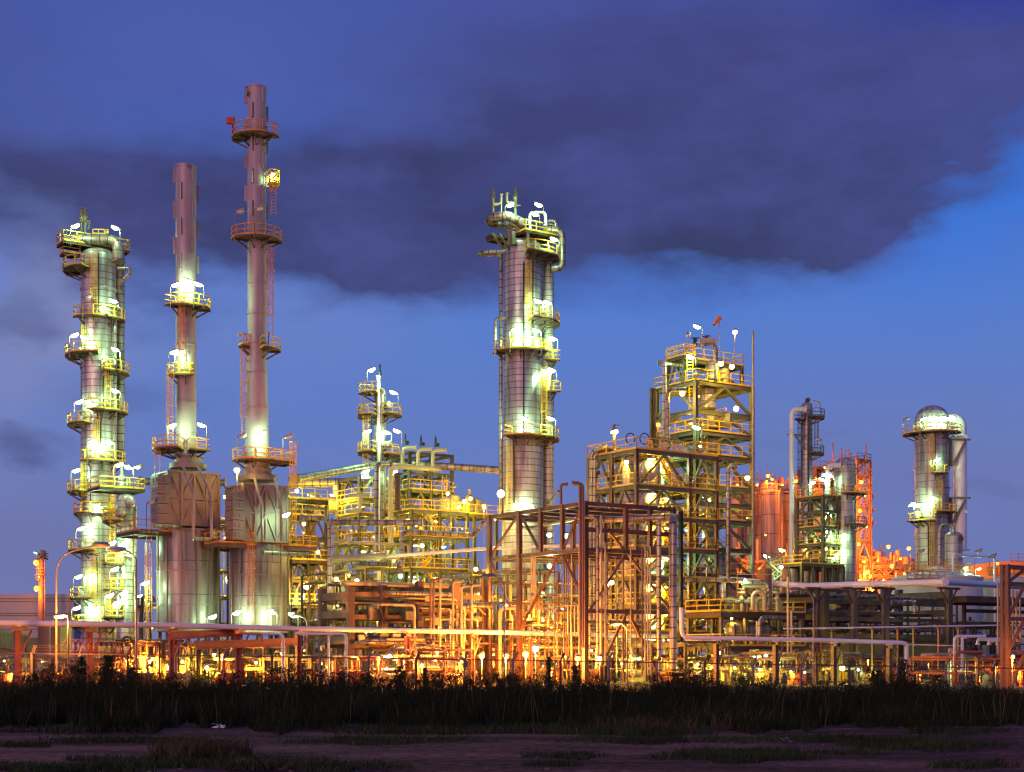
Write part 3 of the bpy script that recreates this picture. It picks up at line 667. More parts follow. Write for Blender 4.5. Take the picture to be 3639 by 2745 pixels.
for px0, px1 in ((905, 932), (978, 1000)):
    b = MB(); b.tube([P(px0, 1700, D-4), P(px1-2, 1800, D-6), P(px1, 1925, D-6)], .15, 4); b.build('brace', 'casing', C)
c = P(920, 2300, D); r = 101*S; z0 = ZZ(2240, D); z1 = ZZ(1940, D); b = MB()
b.lathe(Vector((c.x, c.y, 0)), [(r, z0), (r, z1)], 48); b.build('radiant_section', 'heater', C, origin=(c.x, c.y, 0), sharp=40)
for k in range(12):
    a = 2*math.pi*k/12; b = MB(); d = Vector((math.cos(a), math.sin(a), 0)); p = Vector((c.x, c.y, 0))+d*r; b.beam(p+Z*z0, p+Z*z1, .22, .2, up=d); b.build('rib', 'casing', C)
for za, zb_ in ((z0-.3, z0), (ZZ(2050, D), ZZ(2050, D)+.12), (ZZ(2160, D), ZZ(2160, D)+.12)): b = MB(); b.lathe(Vector((c.x, c.y, 0)), [(r+.08, za), (r+.08, zb_)], 48); b.build('ring_girder', 'casing', C)
for k in range(8):
    a = 2*math.pi*k/8+.2; p = Vector((c.x+r*.9*math.cos(a), c.y+r*.9*math.sin(a), 0)); b = MB(); b.ibeam(p, p+Z*z0, .3); b.build('leg', 'rust', C)
pc = P(773, 1932, D-5.2); rect_platform(C, pc, reach(pc, U, 1126), 6.2, ZZ(1928, D-5), 'orange', 'brown', sides='UVv', thick=.35)
arc_platform(C, 911, D, 494, 822, 996, .95, 2.5, 'orange', h=1.15); arc_platform(C, 911, D, 857, 824, 1002, .95, 2.6, 'orange'); arc_platform(C, 915, D, 1245, 950, 998, .95, 2.4, 'yellow'); arc_platform(C, 913, D, 1235, 850, 872, .95, 2., 'orange')
arc_platform(C, 915, D, 1640, 827, 1010, 1.3, 2.6, 'orange'); rect_platform(C, P(905, 1650, D-2.8), 4.4, 2.4, ZZ(1642, D), 'orange', sides='Uv')
for px, y0, y1, mm_ in ((972, 763, 610, 'orange'), (961, 1202, 872, 'orange'), (868, 1560, 1210, 'orange'), (1043, 1930, 1570, 'orange')): ladder(C, px, D-.4, y0, y1, mm_)
ladder(C, 894, D-6.4, 2225, 1860, 'orange')
b = MB(); b.lathe(P(972, 659, D-.4), [(.1, -.1), (.6, -.05), (.6, 0)], 12); rail_mb(b, [P(972, 659, D-.4)+Vector((math.cos(t)*.6, math.sin(t)*.6, 0)) for t in [k*math.pi/3 for k in range(6)]], 1.5, .8, closed=True); b.build('lamp_perch', 'yellow', C)
b = MB(); b.beam(P(823, 442, D), P(829, 442, D), .5, .1); b.box(P(820, 430, D), .8, .5, .6); b.beam(P(828, 495, D), P(828, 440, D), .08); b.build('camera_box', 'sockr', C)
flood(C, 966, 622, D-.6, 655, -1, 'cold', 260, .7)
for (px, py, bs_, sd, kd, pw) in [(854, 752, 857, -1, 'off', 0), (923, 742, 857, -1, 'off', 0), (930, 1540, 1640, -1, 'cold', 1500), (862, 1550, 1640, -1, 'off', 0), (1026, 1552, 1640, -1, 'off', 0), (1016, 1829, 1926, -1, 'cold', 900), (842, 2177, 2240, -1, 'cold', 900), (965, 2174, 2240, 1, 'cold', 900), (1040, 2185, 2250, 1, 'cold', 500)]:
    flood(C, px, py, D-4.2 if py > 1800 else D-2.6, bs_, sd, kd, pw)
globe(C, 842, 1668, D-4.5, 1760, 'sodium', 500, .3)
b = MB(); b.tube(fillet([P(952, 1245, D-2.6), P(956, 1180, D-2.6)], .2), .05, 6); b.build('conduit', 'black', C)
pipe(C, P(935, 1965, D-5), [('U', 1090)], .4, 'cladp'); pipe(B, P(505, 1888, D-5.3), [('U', 560)], .35, 'cladp'); pipe(B, P(545, 1868, D-5.6), [('U', 640)], .35, 'cladp'); pipe(B, P(690, 1915, D-5.5), [('U', 775)], .4, 'cladp')
# ---- slim column, middle left
D = 168; S = D/F; R = 21*S
K = thing('distillation_column', 'slim silver column with white riser between the heaters and the tall twin columns', 'column', (P(1352, 0, D).x, D, 0))
vessel(K, 'shell', 1351, 21, D, 1385, 2400, 'clad', .6, (1480, 1611), 24)
pipe(K, P(1346, 2060, D-1.3), [('Z', 1338)], .42, 'white', 'riser'); pipe(K, P(1358, 2010, D-1.3), [('Z', 1385), ('X', 1362), ('Z', 1400)], .42, 'cladp', 'riser')
for yy, x0, x1, ro in ((1403, 1275, 1345, 2.5), (1481, 1271, 1332, 2.6), (1478, 1373, 1429, 2.5), (1611, 1270, 1330, 2.6), (1619, 1376, 1425, 2.3)): arc_platform(K, 1351, D, yy, x0, x1, R, ro)
for px, y0, y1 in ((1300, 1760, 1433), (1290, 1481, 1405)): ladder(K, px, D-.8, y0, y1)
b = MB(); b.tube(fillet([P(1272, 1474, D-2.3), P(1320, 1474, D-2.3), P(1322, 1640, D-2.3)], .3), .07, 6); b.build('cable_conduit', 'black', K); b = MB(); b.tube(fillet([P(1272, 1610, D-2.3), P(1318, 1610, D-2.3)], .3), .07, 6); b.build('cable_conduit', 'black', K)
b = MB(); b.lathe(P(1350, 1338, D-1), [(.15, 0), (.2, .4), (.12, .6), (.1, 1.4)], 8); b.build('relief_valve', 'black', K)
manway(K, 1380, 1440, D-1, .45, 1, 'clad', (1, -.6, 0)); manway(K, 1385, 1580, D-1, .45, 1, 'clad', (1, -.6, 0))
for (px, py, bs_, sd, kd, pw) in [(1321, 1314, 1403, -1, 'cold', 700), (1398, 1394, 1478, 1, 'cold', 700), (1306, 1533, 1611, -1, 'cold', 500), (1374, 1536, 1611, 1, 'cold', 1000), (1410, 1531, 1619, 1, 'cold', 100), (1300, 1676, 1740, -1, 'cold', 700), (1400, 1678, 1740, -1, 'cold', 700)]: flood(K, px, py, D-2, bs_, sd, kd, pw)
# ---- big twin columns in the centre
D = 165; S = D/F; R = 67*S
E1 = thing('distillation_column', 'thickest banded silver column in the centre with ring pipe on its crown', 'column', (P(1857, 0, D).x, D, 0))
b = MB(); c = P(1857, 2450, D); c.z = 0; R2 = 73*S
zt = ZZ(1564, D)
pr = [(R2, 0), (R2, zt), (R, zt+.4)]; zd = ZZ(848, D)-R*.5; pr += [(R, zd)]+[(R*math.cos(t*math.pi/14), zd+R*.5*math.sin(t*math.pi/14)) for t in range(1, 8)]
b.lathe(c, pr, 40); b.build('shell', 'clad', E1, origin=c)
vessel(E1, 'side_pipe', 1780, 7, D-.5, 900, 1850, 'cladp', .3)
# ring header, a flat loop of fat pipe
cx, cyy = P(1810, 790, D).x, D; pts = []
for k in range(15):
    t = math.pi*.25+math.pi*1.45*k/14; pts.append(Vector((cx+2.35*math.cos(t), cyy-1.5-1.7*math.sin(t+math.pi), ZZ(791, D))))
pts = [P(1868, 800, D-2.2)]+[Vector((cx+.0+2.3*math.cos(t), D-2.2+1.6+1.6*math.sin(t-math.pi*.0), ZZ(789, D))) for t in [math.pi*1.5-math.pi*k/10 for k in range(0, 11)]]+[P(1850, 795, D+1)]
b = MB(); b.tube(fillet(pts, .5), .52, 16); b.build('ring_header', 'cladp', E1)
pipe(E1, P(1795, 895, D-2), [('X', 1722), ('v', 1.6), ('X', 1780), ('Z', 960)], .38, 'cladp', 'vent_pipe'); pipe(E1, P(1800, 1132, D-2), [('X', 1760), ('Z', 1260)], .35, 'cladp', 'vent_pipe')
for px in (1752, 1831):
    b = MB(); q = P(px, 765, D-1.5); b.lathe(q, [(.15, 0), (.15, .9), (.3, .95), (.2, 1.2), (.2, 1.8), (.3, 1.9), (.2, 2.6), (.05, 3.3)], 10); b.beam(q+Z*1.1, q+Z*1.1+Vector((.6, 0, 0)), .12); b.build('relief_valve', 'grey', E1)
pipe(E1, P(1756, 725, D-1.5), [('X', 1781), ('Z', 692)], .28, 'cream', 'vent_pipe'); pipe(E1, P(1818, 720, D-1.5), [('X', 1802), ('Z', 688)], .28, 'cream', 'vent_pipe'); pipe(E1, P(1782, 765, D-1.5), [('Z', 715)], .15, 'cream', 'vent_pipe')
rect_platform(E1, P(1752, 825, D-2.2), reach(P(1752, 825, D-2.2), U, 1868), 1.5, ZZ(822, D-3), sides='', dm='deck'); rect_platform(E1, P(1745, 846, D-2.2), 2.4, .9, ZZ(846, D-2), sides='', dm='deck')
rect_platform(E1, P(1868, 822, D-3), reach(P(1868, 822, D-3), U, 1982), 3.6, ZZ(815, D-3), sides='UVuv')
b = MB()
for a_, c_ in ((1748, 1795), (1775, 1810)): b.beam(P(a_, 830, D-2.5), P(c_, 890, D-1.5), .2)
b.beam(P(1875, 820, D-2.6), P(1875, 915, D-2.6), .3); b.beam(P(1818, 825, D-2.4), P(1818, 870, D-2.4), .8, .5); b.build('bracket', 'grey', E1)
for yy, x0, x1, ro in ((919, 1874, 1990, 3.6), (1152, 1895, 1990, 3.6), (1257, 1751, 1957, 3.4), (1562, 1790, 1988, 3.9)): arc_platform(E1, 1857, D, yy, x0, x1, R, max(ro, (x1-1857)*S) if x1 > 1957 else ro)
for px, y0, y1 in ((1878, 1152, 922), (1811, 1800, 1568)): ladder(E1, px, D-R-.4, y0, y1)
b = MB(); b.tube([P(1861, 930, D-R-.2), P(1861, 1552, D-R-.2)], .1, 6); b.build('cable_conduit', 'black', E1); b = MB(); b.tube([P(1894, 930, D-R-.2), P(1894, 1250, D-R-.2)], .08, 6); b.build('cable_conduit', 'black', E1); b = MB(); b.tube(fillet([P(1800, 1552, D-R-1), P(1825, 1560, D-R-.8), P(1827, 1800, D-R2-.2)], .3), .1, 6); b.build('cable_conduit', 'black', E1)
manway(E1, 1836, 1230, D-R, .55, .5, 'clad'); manway(E1, 1850, 1545, D-R, .4, .5)
for (px, py, bs_, sd, pw) in [(1813, 728, 800, -1, 700), (1914, 728, 815, 1, 600), (1901, 761, 815, 1, 400), (1969, 850, 919, 1, 700), (1912, 1070, 1152, 1, 1200), (1946, 1075, 1152, 1, 700), (1830, 1170, 1257, -1, 1500), (1906, 1174, 1257, 1, 1500), (1864, 1487, 1562, 1, 1100), (1957, 1487, 1562, 1, 700), (1838, 1790, 1840, -1, 800), (1880, 1792, 1840, 1, 600)]: flood(E1, px, py, D-R-1.3, bs_, sd, 'cold', pw)
E2 = thing('distillation_column', 'domed narrower column close behind the thick centre column', 'column', (P(1912, 0, D+4).x, D+4, 0))
vessel(E2, 'shell', 1912, 31, D+4, 845, 2450, 'clad', .8, (), 28)
E3 = thing('distillation_column', 'thin column with arched pipe at the right of the centre columns', 'column', (P(1951, 0, D+1).x, D+1, 0))
vessel(E3, 'shell', 1950, 19, D+1, 868, 2450, 'clad', .8, (), 24)
pipe(E3, P(1930, 815, D-1), [('X', 1999), ('Z', 955), ('X', 1955)], .72, 'cladp', 'overhead_pipe', n=14)
pipe(E3, P(1948, 785, D-1), [('X', 1976), ('Z', 815)], .3, 'cladp'); pipe(E3, P(1883, 815, D-1.5), [('Z', 755), ('X', 1940), ('Z', 800)], .3, 'white', 'white_pipe')
for yy, x0, x1 in ((1289, 1935, 1990), (1398, 1930, 1992)): arc_platform(E3, 1950, D+1, yy, x0, x1, 19*S, 1.9)
ladder(E3, 1933, D-1, 1536, 1300)
for (px, py, bs_, sd, pw) in [(1964, 1203, 1289, 1, 1000), (1961, 1315, 1398, 1, 1000), (1940, 1320, 1398, 1, 700)]: flood(E3, px, py, D-1.6, bs_, sd, 'cold', pw)
# ---- right domed column with white duct
D = 210; S = D/F; R = 59*S
J = thing('distillation_column', 'domed silver column at far right beside a white duct', 'column', (P(3312, 0, D).x, D, 0))
vessel(J, 'shell', 3312, 59, D, 1442, 2300, 'steelclad', .85, (1572, 1668, 1736, 1905), 40, .16)
arc_platform(J, 3312, D, 1545, 3209, 3404, R, 4.1); arc_platform(J, 3312, D, 1689, 3287, 3348, R, 3.4); arc_platform(J, 3312, D, 1824, 3300, 3389, R, 3.5); arc_platform(J, 3312, D, 1855, 3219, 3300, R, 3.8)
for px, y0, y1 in ((3311, 1689, 1548), (3340, 1824, 1692), (3311, 2029, 1850)): ladder(J, px, D-R-.4, y0, y1)
b = MB(); b.tube(fillet([P(3323, 1548, D-R-.4), P(3323, 1690, D-R-.4)], .3), .09, 6); b.build('cable_conduit', 'black', J); b = MB(); b.tube(fillet([P(3222, 1853, D-R-1), P(3280, 1850, D-R-1), P(3299, 1865, D-R-.5), P(3299, 2010, D-R-.3)], .4), .09, 6); b.build('cable_conduit', 'black', J)
manway(J, 3262, 1515, D-2.4, .6, 1, 'clad', (-.6, -1, 0)); manway(J, 3356, 1519, D-2.4, .45, 1); manway(J, 3260, 1830, D-2.4, .55, 1.3, 'clad', (-.6, -1, 0))
for (px, py, bs_, sd, pw) in [(3283, 1488, 1545, -1, 600), (3327, 1484, 1545, 1, 600), (3362, 1486, 1545, 1, 520), (3385, 1482, 1545, 1, 400), (3330, 1633, 1689, -1, 450), (3315, 1769, 1824, 1, 520), (3242, 1792, 1855, -1, 500), (3262, 1796, 1855, -1, 500)]: flood(J, px, py, D-R-1.1, bs_, sd, 'cold', pw, 1.1)
flood(J, 3222, 1490, D-3, 1545, -1, 'off')
J2 = thing('white_duct', 'white vertical duct arching over to the top of the domed column', 'duct', (P(3412, 0, D).x, D, 0))
pipe(J2, P(3412, 1955, D), [('Z', 1492), ('X', 3350)], 46*S, 'white', 'duct_pipe', n=24, bend=.95)
b = MB()
for q in (1580, 1738, 1758, 1925): b.lathe(P(3412, q, D), [(24.5*S, 0), (24.5*S, .15)], 24)
b.build('flange', 'white', J2)
for q in (1563, 1770):
    b = MB(); b.beam(P(3370, q, D-1.2), P(3449, q, D-1.2), .25); b.beam(P(3432, q+6, D-1.2), P(3384, q+92, D-1.2), .28); b.beam(P(3378, q, D-.6), P(3378, q+95, D-.6), .4); b.build('bracket', 'grey', J2)
manway(J2, 3431, 1553, D-1, .3, .3, 'white'); manway(J2, 3431, 1819, D-1, .3, .3, 'white')
D2 = 203; V1 = thing('pressure_vessel', 'small domed vessel with round manway at the foot of the white duct', 'vessel', (P(3389, 0, D2).x, D2, 0))
vessel(V1, 'shell', 3389, 31, D2, 1889, 2300, 'steelclad', .6); manway(V1, 3413, 1915, D2-1.1, .42, .4, 'rust'); pipe(V1, P(3339, 2030, D2-1), [('Z', 1868), ('X', 3388), ('Z', 1895)], .55, 'cladp', 'hooked_pipe')
# tanks and platform round them
for (xc, r_, D3, yt, ye, lab) in [(3331, 155, 195, 2022, 2054, 'wide white storage tank below the domed column'), (3580, 92, 205, 2052, 2062, 'white storage tank behind the red lattice frame')]:
    S3 = D3/F; T = thing('storage_tank', lab, 'tank', (P(xc, 0, D3).x, D3, 0)); c = P(xc, 2400, D3); c.z = 0
    zt = ZZ(ye, D3); b = MB(); b.lathe(c, [(r_*S3, 0), (r_*S3, zt-.3), (r_*S3+.12, zt-.3), (r_*S3+.12, zt)], 56); b.build('tank_shell', 'tankwhite', T)
    b = MB(); b.lathe(c, [(r_*S3+.05, zt), (0, ZZ(yt, D3)+.4)], 56); b.build('roof', 'tankwhite', T)
    r = MB(); k = 28; zz = zt; pts = [c+Vector((math.cos(a)*(r_*S3*.72), math.sin(a)*(r_*S3*.72), zt+.75)) for a in [2*math.pi*i/k for i in range(k)]]
    rail_mb(r, pts, 1.1, 2.5, closed=True); r.build('railing', 'orange', T)
T = thing('roof_walkway', 'steel walkway with handrails crossing the white tank roofs', 'walkway', P(3180, 2065, 190)); pc = P(3255, 2062, 186)
rect_platform(T, pc, reach(pc, Vector((1, 0, 0)), 3560)*.9, 1.4, ZZ(2058, 186), 'orange', sides='Uu')
for px in (3300, 3400, 3500): b = MB(); p = P(px, 2062, 188); b.beam(Vector((p.x, p.y+4, 0)), Vector((p.x, p.y+4, ZZ(2060, 188))), .3); b.build('post', 'rust', T)
for px, sd in ((3275, 1), (3479, 1), (3530, 1)): flood(T, px, 1958 if px < 3500 else 1975, 189, 2050, -sd if px > 3500 else -1, 'off')
flood(T, 3430, 2018, 192, 2050, -1, 'cold', 300, .6); flood(T, 3480, 2022, 192, 2050, -1, 'cold', 300, .6)
pipe(None, P(3387, 2030, 186), [('Z', 1972), ('U', 3535), ('g', 4)], .3, 'white', 'white_pipe', 'thin white pipe portal over the tanks at far right', 'pipe')
# ---- slim column with white riser, right of the silos
D = 215; S = D/F; R = 20*S
I = thing('distillation_column', 'slim grey column with a tall white riser in front of the orange silos', 'column', (P(2868, 0, D).x, D, 0))
vessel(I, 'shell', 2867, 20, D, 1430, 2350, 'clad', .6, (), 28)
pipe(I, P(2813, 2072, D-2.5), [('Z', 1455), ('X', 2862)], 18*S, 'white', 'riser', n=18)
b = MB(); 
for q in (1545, 1855): b.beam(P(2796, q, D-1.4), P(2862, q, D-1.4), .2); b.beam(P(2824, q+2, D-1.4), P(2862, q+50, D-1.4), .2)
b.build('bracket', 'grey', I); manway(I, 2813, 1533, D-3.2, .35, .2, 'white', (-1, 0, 0)); manway(I, 2818, 1533, D-2.6, .35, .5, 'white', (1, 0, 0))
for yy, x0, x1, ro in ((1486, 2888, 2930, 2.6), (1494, 2820, 2848, 2.1), (1615, 2886, 2930, 2.5)): arc_platform(I, 2867, D, yy, x0, x1, R, ro, 'grey', 'rust')
ladder(I, 2900, D-.6, 1612, 1490, 'grey'); ladder(I, 2842, D-.6, 1800, 1490, 'rust'); b = MB(); b.tube([P(2873, 1480, D-1.1), P(2873, 1975, D-1.1)], .12, 6); b.build('cable_conduit', 'black', I)
flood(I, 2902, 1432, D-1.5, 1486, 1, 'off'); flood(I, 2908, 1562, D-1.5, 1615, 1, 'off'); flood(I, 2867, 1945, D-1.8, 1990, 1, 'sodium', 500); flood(I, 2888, 1716, D-1.6, 1760, -1, 'cold', 500)
b = MB(); b.tube(fillet([P(2868, 1432, D), P(2868, 1421, D), P(2874, 1421, D-.8)], .2), .28, 10); b.build('vent', 'rust', I)
# domed vessel and its steel frame
D = 208; S = D/F; J3 = thing('pressure_vessel', 'grey domed vessel with hooked white pipe beside the orange tower', 'vessel', (P(3005, 0, D).x, D, 0))
vessel(J3, 'shell', 3004, 37, D, 1626, 2400, 'steelclad', .8, (1665,), 32); pipe(J3, P(2941, 1790, D-1), [('Z', 1655), ('X', 2985)], 20*S, 'white', 'hooked_pipe', n=16)
manway(J3, 2923, 1688, D-1.2, .35, .4, 'white', (-1, 0, 0)); manway(J3, 2955, 1688, D-1.6, .4, .3, 'white')
arc_platform(J3, 3004, D, 1758, 2975, 3077, 37*S, 3); arc_platform(J3, 3004, D, 1870, 2985, 3077, 37*S, 3, 'grey'); ladder(J3, 3040, D-1.6, 1756, 1665, 'grey')
flood(J3, 2921, 1704, D-2, 1760, 1, 'cold', 400); flood(J3, 2950, 1690, D-2, 1760, 1, 'cold', 500)
# ================================================================== steel frames
def levels_frame(parent, c, Lu, Lv, zs, col='grey', beam='grey', cs=.3, brace=True, decks=(), rails='UVuv', rm='yellow', braceV=True, bz=None, bw=.2, zbase=0, hb=.34, bsel=None):
    """steel frame on the plant grid: Lu, Lv lists of bay positions (m) along U and V, zs floor heights"""
    zt = zs[0]
    for i, a in enumerate(Lu):
        for j, d in enumerate(Lv):
            if 0 < i < len(Lu)-1 and 0 < j < len(Lv)-1: continue
            p = c+U*a+V*d; b = MB(); b.ibeam(Vector((p.x, p.y, zbase)), Vector((p.x, p.y, zt)), cs, cs, .04, up=U); b.build('post', col, parent)
    for n_, zz in enumerate(zs):
        b = MB()
        for d in (Lv[0], Lv[-1]):
            for i in range(len(Lu)-1): q = c+V*d; b.ibeam(Vector((q.x, q.y, zz-.17))+U*(Lu[i]+cs/2), Vector((q.x, q.y, zz-.17))+U*(Lu[i+1]-cs/2), cs*.8, hb, .035)
        for a in (Lu if len(Lu) < 4 else [Lu[0], Lu[len(Lu)//2], Lu[-1]]):
            q = c+U*a; b.ibeam(Vector((q.x, q.y, zz-.17))+V*(Lv[0]+cs/2), Vector((q.x, q.y, zz-.17))+V*(Lv[-1]-cs/2), cs*.8, hb, .035)
        b.build('floor_beam', beam, parent)
        if decks == 'all' or n_ in decks:
            b = MB(); a0, a1, v0, v1 = Lu[0], Lu[-1], Lv[0], Lv[-1]; m_ = c+U*(a0+a1)/2+V*(v0+v1)/2
            b.box8(Vector((m_.x, m_.y, zz+.035)), U*((a1-a0)/2+.1), V*((v1-v0)/2+.1), Z*.03)
            k = int((a1-a0)/1.6)
            for t in range(1, k): q = c+U*(a0+(a1-a0)*t/k)+V*v0; b.beam(Vector((q.x, q.y, zz-.1)), Vector((q.x, q.y, zz-.1))+V*(v1-v0), .1, .2)
            o = b.build('deck', 'deck' if beam != 'brown' else 'brown', parent)
            r = MB(); q = [c+U*(a0-.1)+V*(v0-.1), c+U*(a1+.1)+V*(v0-.1), c+U*(a1+.1)+V*(v1+.1), c+U*(a0-.1)+V*(v1+.1)]; q = [Vector((t.x, t.y, zz+.06)) for t in q]
            for s in rails: i, j = dict(U=(0, 1), v=(1, 2), u=(2, 3), V=(3, 0))[s]; rail_mb(r, [q[i], q[j]], 1.15)
            if rails: r.build('railing', rm, o)
    if brace:
        zz = list(zs)+[zbase]
        for n_ in range(len(zz)-1):
            if bsel is not None and n_ not in bsel: continue
            z1, z0 = zz[n_]-.35, zz[n_+1]
            for i in range(len(Lu)-1):
                a, d = Lu[i]+cs/2, Lu[i+1]-cs/2
                q = c-V*.0
                pa, pb, pm = [Vector((t.x, t.y, 0)) for t in (q+U*a, q+U*d, q+U*(a+d)/2)]
                b = MB(); b.beam(pa+Z*z0, pm+Z*z1, bw, bw); b.build('brace', beam, parent); b = MB(); b.beam(pb+Z*z0, pm+Z*z1, bw, bw); b.build('brace', beam, parent)
            if braceV:
                for j in range(len(Lv)-1):
                    a, d = Lv[j]+cs/2, Lv[j+1]-cs/2
                    pa, pb, pm = [Vector((t.x, t.y, 0)) for t in (c+V*a, c+V*d, c+V*(a+d)/2)]
                    b = MB(); b.beam(pa+Z*z0, pm+Z*z1, bw, bw); b.build('brace', beam, parent); b = MB(); b.beam(pb+Z*z0, pm+Z*z1, bw, bw); b.build('brace', beam, parent)
# ---- tall open steel tower (right of centre)
D = 150; c = P(2473, 2400, D); c.z = 0; LU = reach(c, U, 2672); LV = reach(c, V, 2333)
F1 = thing('steel_tower', 'tall open steel tower with yellow railings, the highest frame right of centre', 'steel frame', c)
zs = [ZZ(q, D) for q in (1352, 1455, 1530, 1612, 1722, 1783, 1843, 1945, 2039, 2140, 2240)]
levels_frame(F1, c, [0, LU], [0, LV], zs, decks=(0, 2, 3, 4, 6, 8, 9, 10), rails='UVu', cs=.42, bw=.26, hb=.45)
# top storey, set back
c2 = P(2430, 2400, D+1.5); c2.z = 0; z1 = ZZ(1262, D); zb = zs[0]
lu2 = reach(c2, U, 2636); lv2 = reach(c2, V, 2372)
for a, d in ((0, 0), (lu2, 0), (0, lv2), (lu2, lv2), (lu2*.02+.0, lv2)):
    p = c2+U*a+V*d; b = MB(); b.ibeam(Vector((p.x, p.y, zb)), Vector((p.x, p.y, z1)), .32, .32, .04, up=U); b.build('post', 'grey', F1)
levels_frame(F1, c2, [0, lu2], [0, lv2], [z1], cs=.3, decks=(0,), rails='UVuv', brace=True, zbase=zb+.1, bw=.24)
c3 = P(2438, 2400, D-.6); rect_platform(F1, Vector((c3.x, c3.y, 0)), reach(c3, U, 2470), 3, ZZ(1264, D), sides='UV')
ladder(F1, 2452, D-.7, 1350, 1228, w=.6); ladder(F1, 2458, D+1, 1455, 1352); ladder(F1, 2505, D+1.5, 1612, 1532)
# gear inside
for (px, yt, yb, rp, m_) in ((2532, 1285, 1352, 26, 'clad'), (2515, 1375, 1455, 30, 'clad'), (2528, 1470, 1525, 34, 'clad'), (2535, 1545, 1610, 30, 'clad'), (2530, 1650, 1722, 30, 'clad'), (2370, 1600, 1840, 14, 'clad'), (2545, 1760, 1843, 26, 'cream'), (2520, 1870, 1945, 24, 'clad'), (2550, 1965, 2039, 28, 'clad'), (2530, 2060, 2140, 28, 'cream')):
    cc = P(px, yb, D+3.4); b = MB(); h = (yb-yt)*(D+3.4)/F; r = rp*(D+3.4)/F; b.lathe(cc, dome_prof(r, 0, h-r*.4, .4), 20); b.build('vessel', m_, F1)
b = MB(); capsule(b, P(2575, 1337, D+3), .5, 1.2, Z); b.build('vessel', 'cream', F1)
b = MB(); b.lathe(P(2560, 1496, D+3), [(.85, -.6), (.85, 1.1)], 18, Vector((1, -.3, 0))); b.build('drum', 'wall', F1)
def wheel(mb, c, r=.3, ax=None):
    ax = ax or Z; e1 = ax.cross(Vector((0, 1, .1))).normalized(); e2 = ax.cross(e1)
    pts = [c+e1*r*math.cos(t)+e2*r*math.sin(t) for t in [k*math.pi/5 for k in range(11)]]; mb.tube(pts, .035, 5, False); mb.beam(c-e1*r, c+e1*r, .04); mb.beam(c-e2*r, c+e2*r, .04); mb.beam(c-ax*.5, c, .05)
for px, py in ((2470, 1202), (2510, 1196)): b = MB(); wheel(b, P(px, py, D), .42); b.box(P(px, py+10, D), .35, .35, .5); b.build('valve', 'black', F1)
pipe(F1, P(2475, 1225, D-.5), [('X', 2545), ('Z', 1355)], .36, 'cladp'); b = MB(); b.box(P(2515, 1215, D), 1.7, .8, .6); b.build('vent_box', 'cream', F1)
pipe(F1, P(2340, 1289, D-1), [('X', 2361), ('Z', 1560)], .45, 'cladp'); pipe(F1, P(2362, 1292, D), [('U', 2420)], .4, 'cladp'); pipe(F1, P(2440, 1385, D-1.4), [('X', 2372), ('Z', 1560)], .42, 'cladp')
for q in (0, 1): b = MB(); b.ibeam(P(2315+q*9, 2330, D+4), P(2315+q*9, 1380, D+4), .25, .3, .04, U); b.build('mast', 'rust', F1)
for k, n_ in enumerate((1, 2, 3, 4, 5, 6, 7, 8, 9)):
    za, zb2 = zs[n_+1], zs[n_]; p = c+U*(LU*.15)+V*(LV*.35) if n_ % 2 else c+U*(LU*.75)+V*(LV*.35); q = c+U*(LU*.75)+V*(LV*.35) if n_ % 2 else c+U*(LU*.15)+V*(LV*.35)
    stair(F1, Vector((p.x, p.y, za+.1)), Vector((q.x, q.y, zb2+.05)))
for n_, (a, d, kd, pw) in enumerate([(.4, .5, 'sodium', 900), (.3, .5, 'sodium', 500), (.5, .6, 'cold', 500), (.6, .5, 'sodium', 500), (.4, .4, 'cold', 900), (.7, .5, 'sodium', 600), (.3, .6, 'cold', 800), (.6, .4, 'cold', 800), (.4, .5, 'cold', 900), (.5, .3, 'cold', 900), (.5, .5, 'sodium', 800)]):
    p = c+U*LU*a+V*LV*d; p.z = zs[n_]-.75; b = MB(); b.box(p, .9, .3, .1); o = b.build('lamp', 'pole', F1); e = MB(); ell(e, p-Z*.1, Vector((.4, 0, 0)), Vector((0, .14, 0)), Z*.1); e.build('lens', LENS[kd], o); light(o, p-Z*.5, kd, pw)
for (px, py, bs_, kd, pw) in [(2425, 1396, None, 'sodium', 700), (2601, 1301, None, 'sodium', 800), (2562, 1290, None, 'sodium', 700), (2616, 1450, None, 'sodium', 800), (2656, 1696, None, 'sodium', 500)]: globe(F1, px, py, D-.8, bs_, kd, pw, .27)
flood(F1, 2477, 1161, D, 1250, 1, 'cold', 160, .9); globe(F1, 2446, 1190, D, 1250, 'off', 0); globe(F1, 2612, 1178, D+2, 1250, 'sodium', 120, .25); flood(F1, 2454, 1268, D-1.2, 1300, 1, 'cold', 900); flood(F1, 2475, 1519, D-1, 1605, 1, 'cold', 150)
b = MB(); b.tube([P(2676, 2350, D+3), P(2676, 1560, D+3), P(2676, 1178, D+3)], .13, 8, rs=[.16, .13, .11]); tag(b.build('lightning_mast', 'pole'), 'slender bare metal mast at the right edge of the steel tower', 'mast')
W = thing('windsock', 'red and orange windsock on a thin pole above the steel tower', 'windsock', P(2557, 1262, D+2)); b = MB(); b.tube([P(2557, 1262, D+2), P(2557, 1122, D+2)], .03, 6); b.build('pole', 'pole', W)
b = MB(); a = P(2557, 1131, D+2); e = P(2537, 1156, D+1.4); b.tube([a, a*.6+e*.4, e], .3, 12, False, [.3, .24, .13]); b.build('sock', mat('sock_orange', (.75, .18, .04), .8), W)
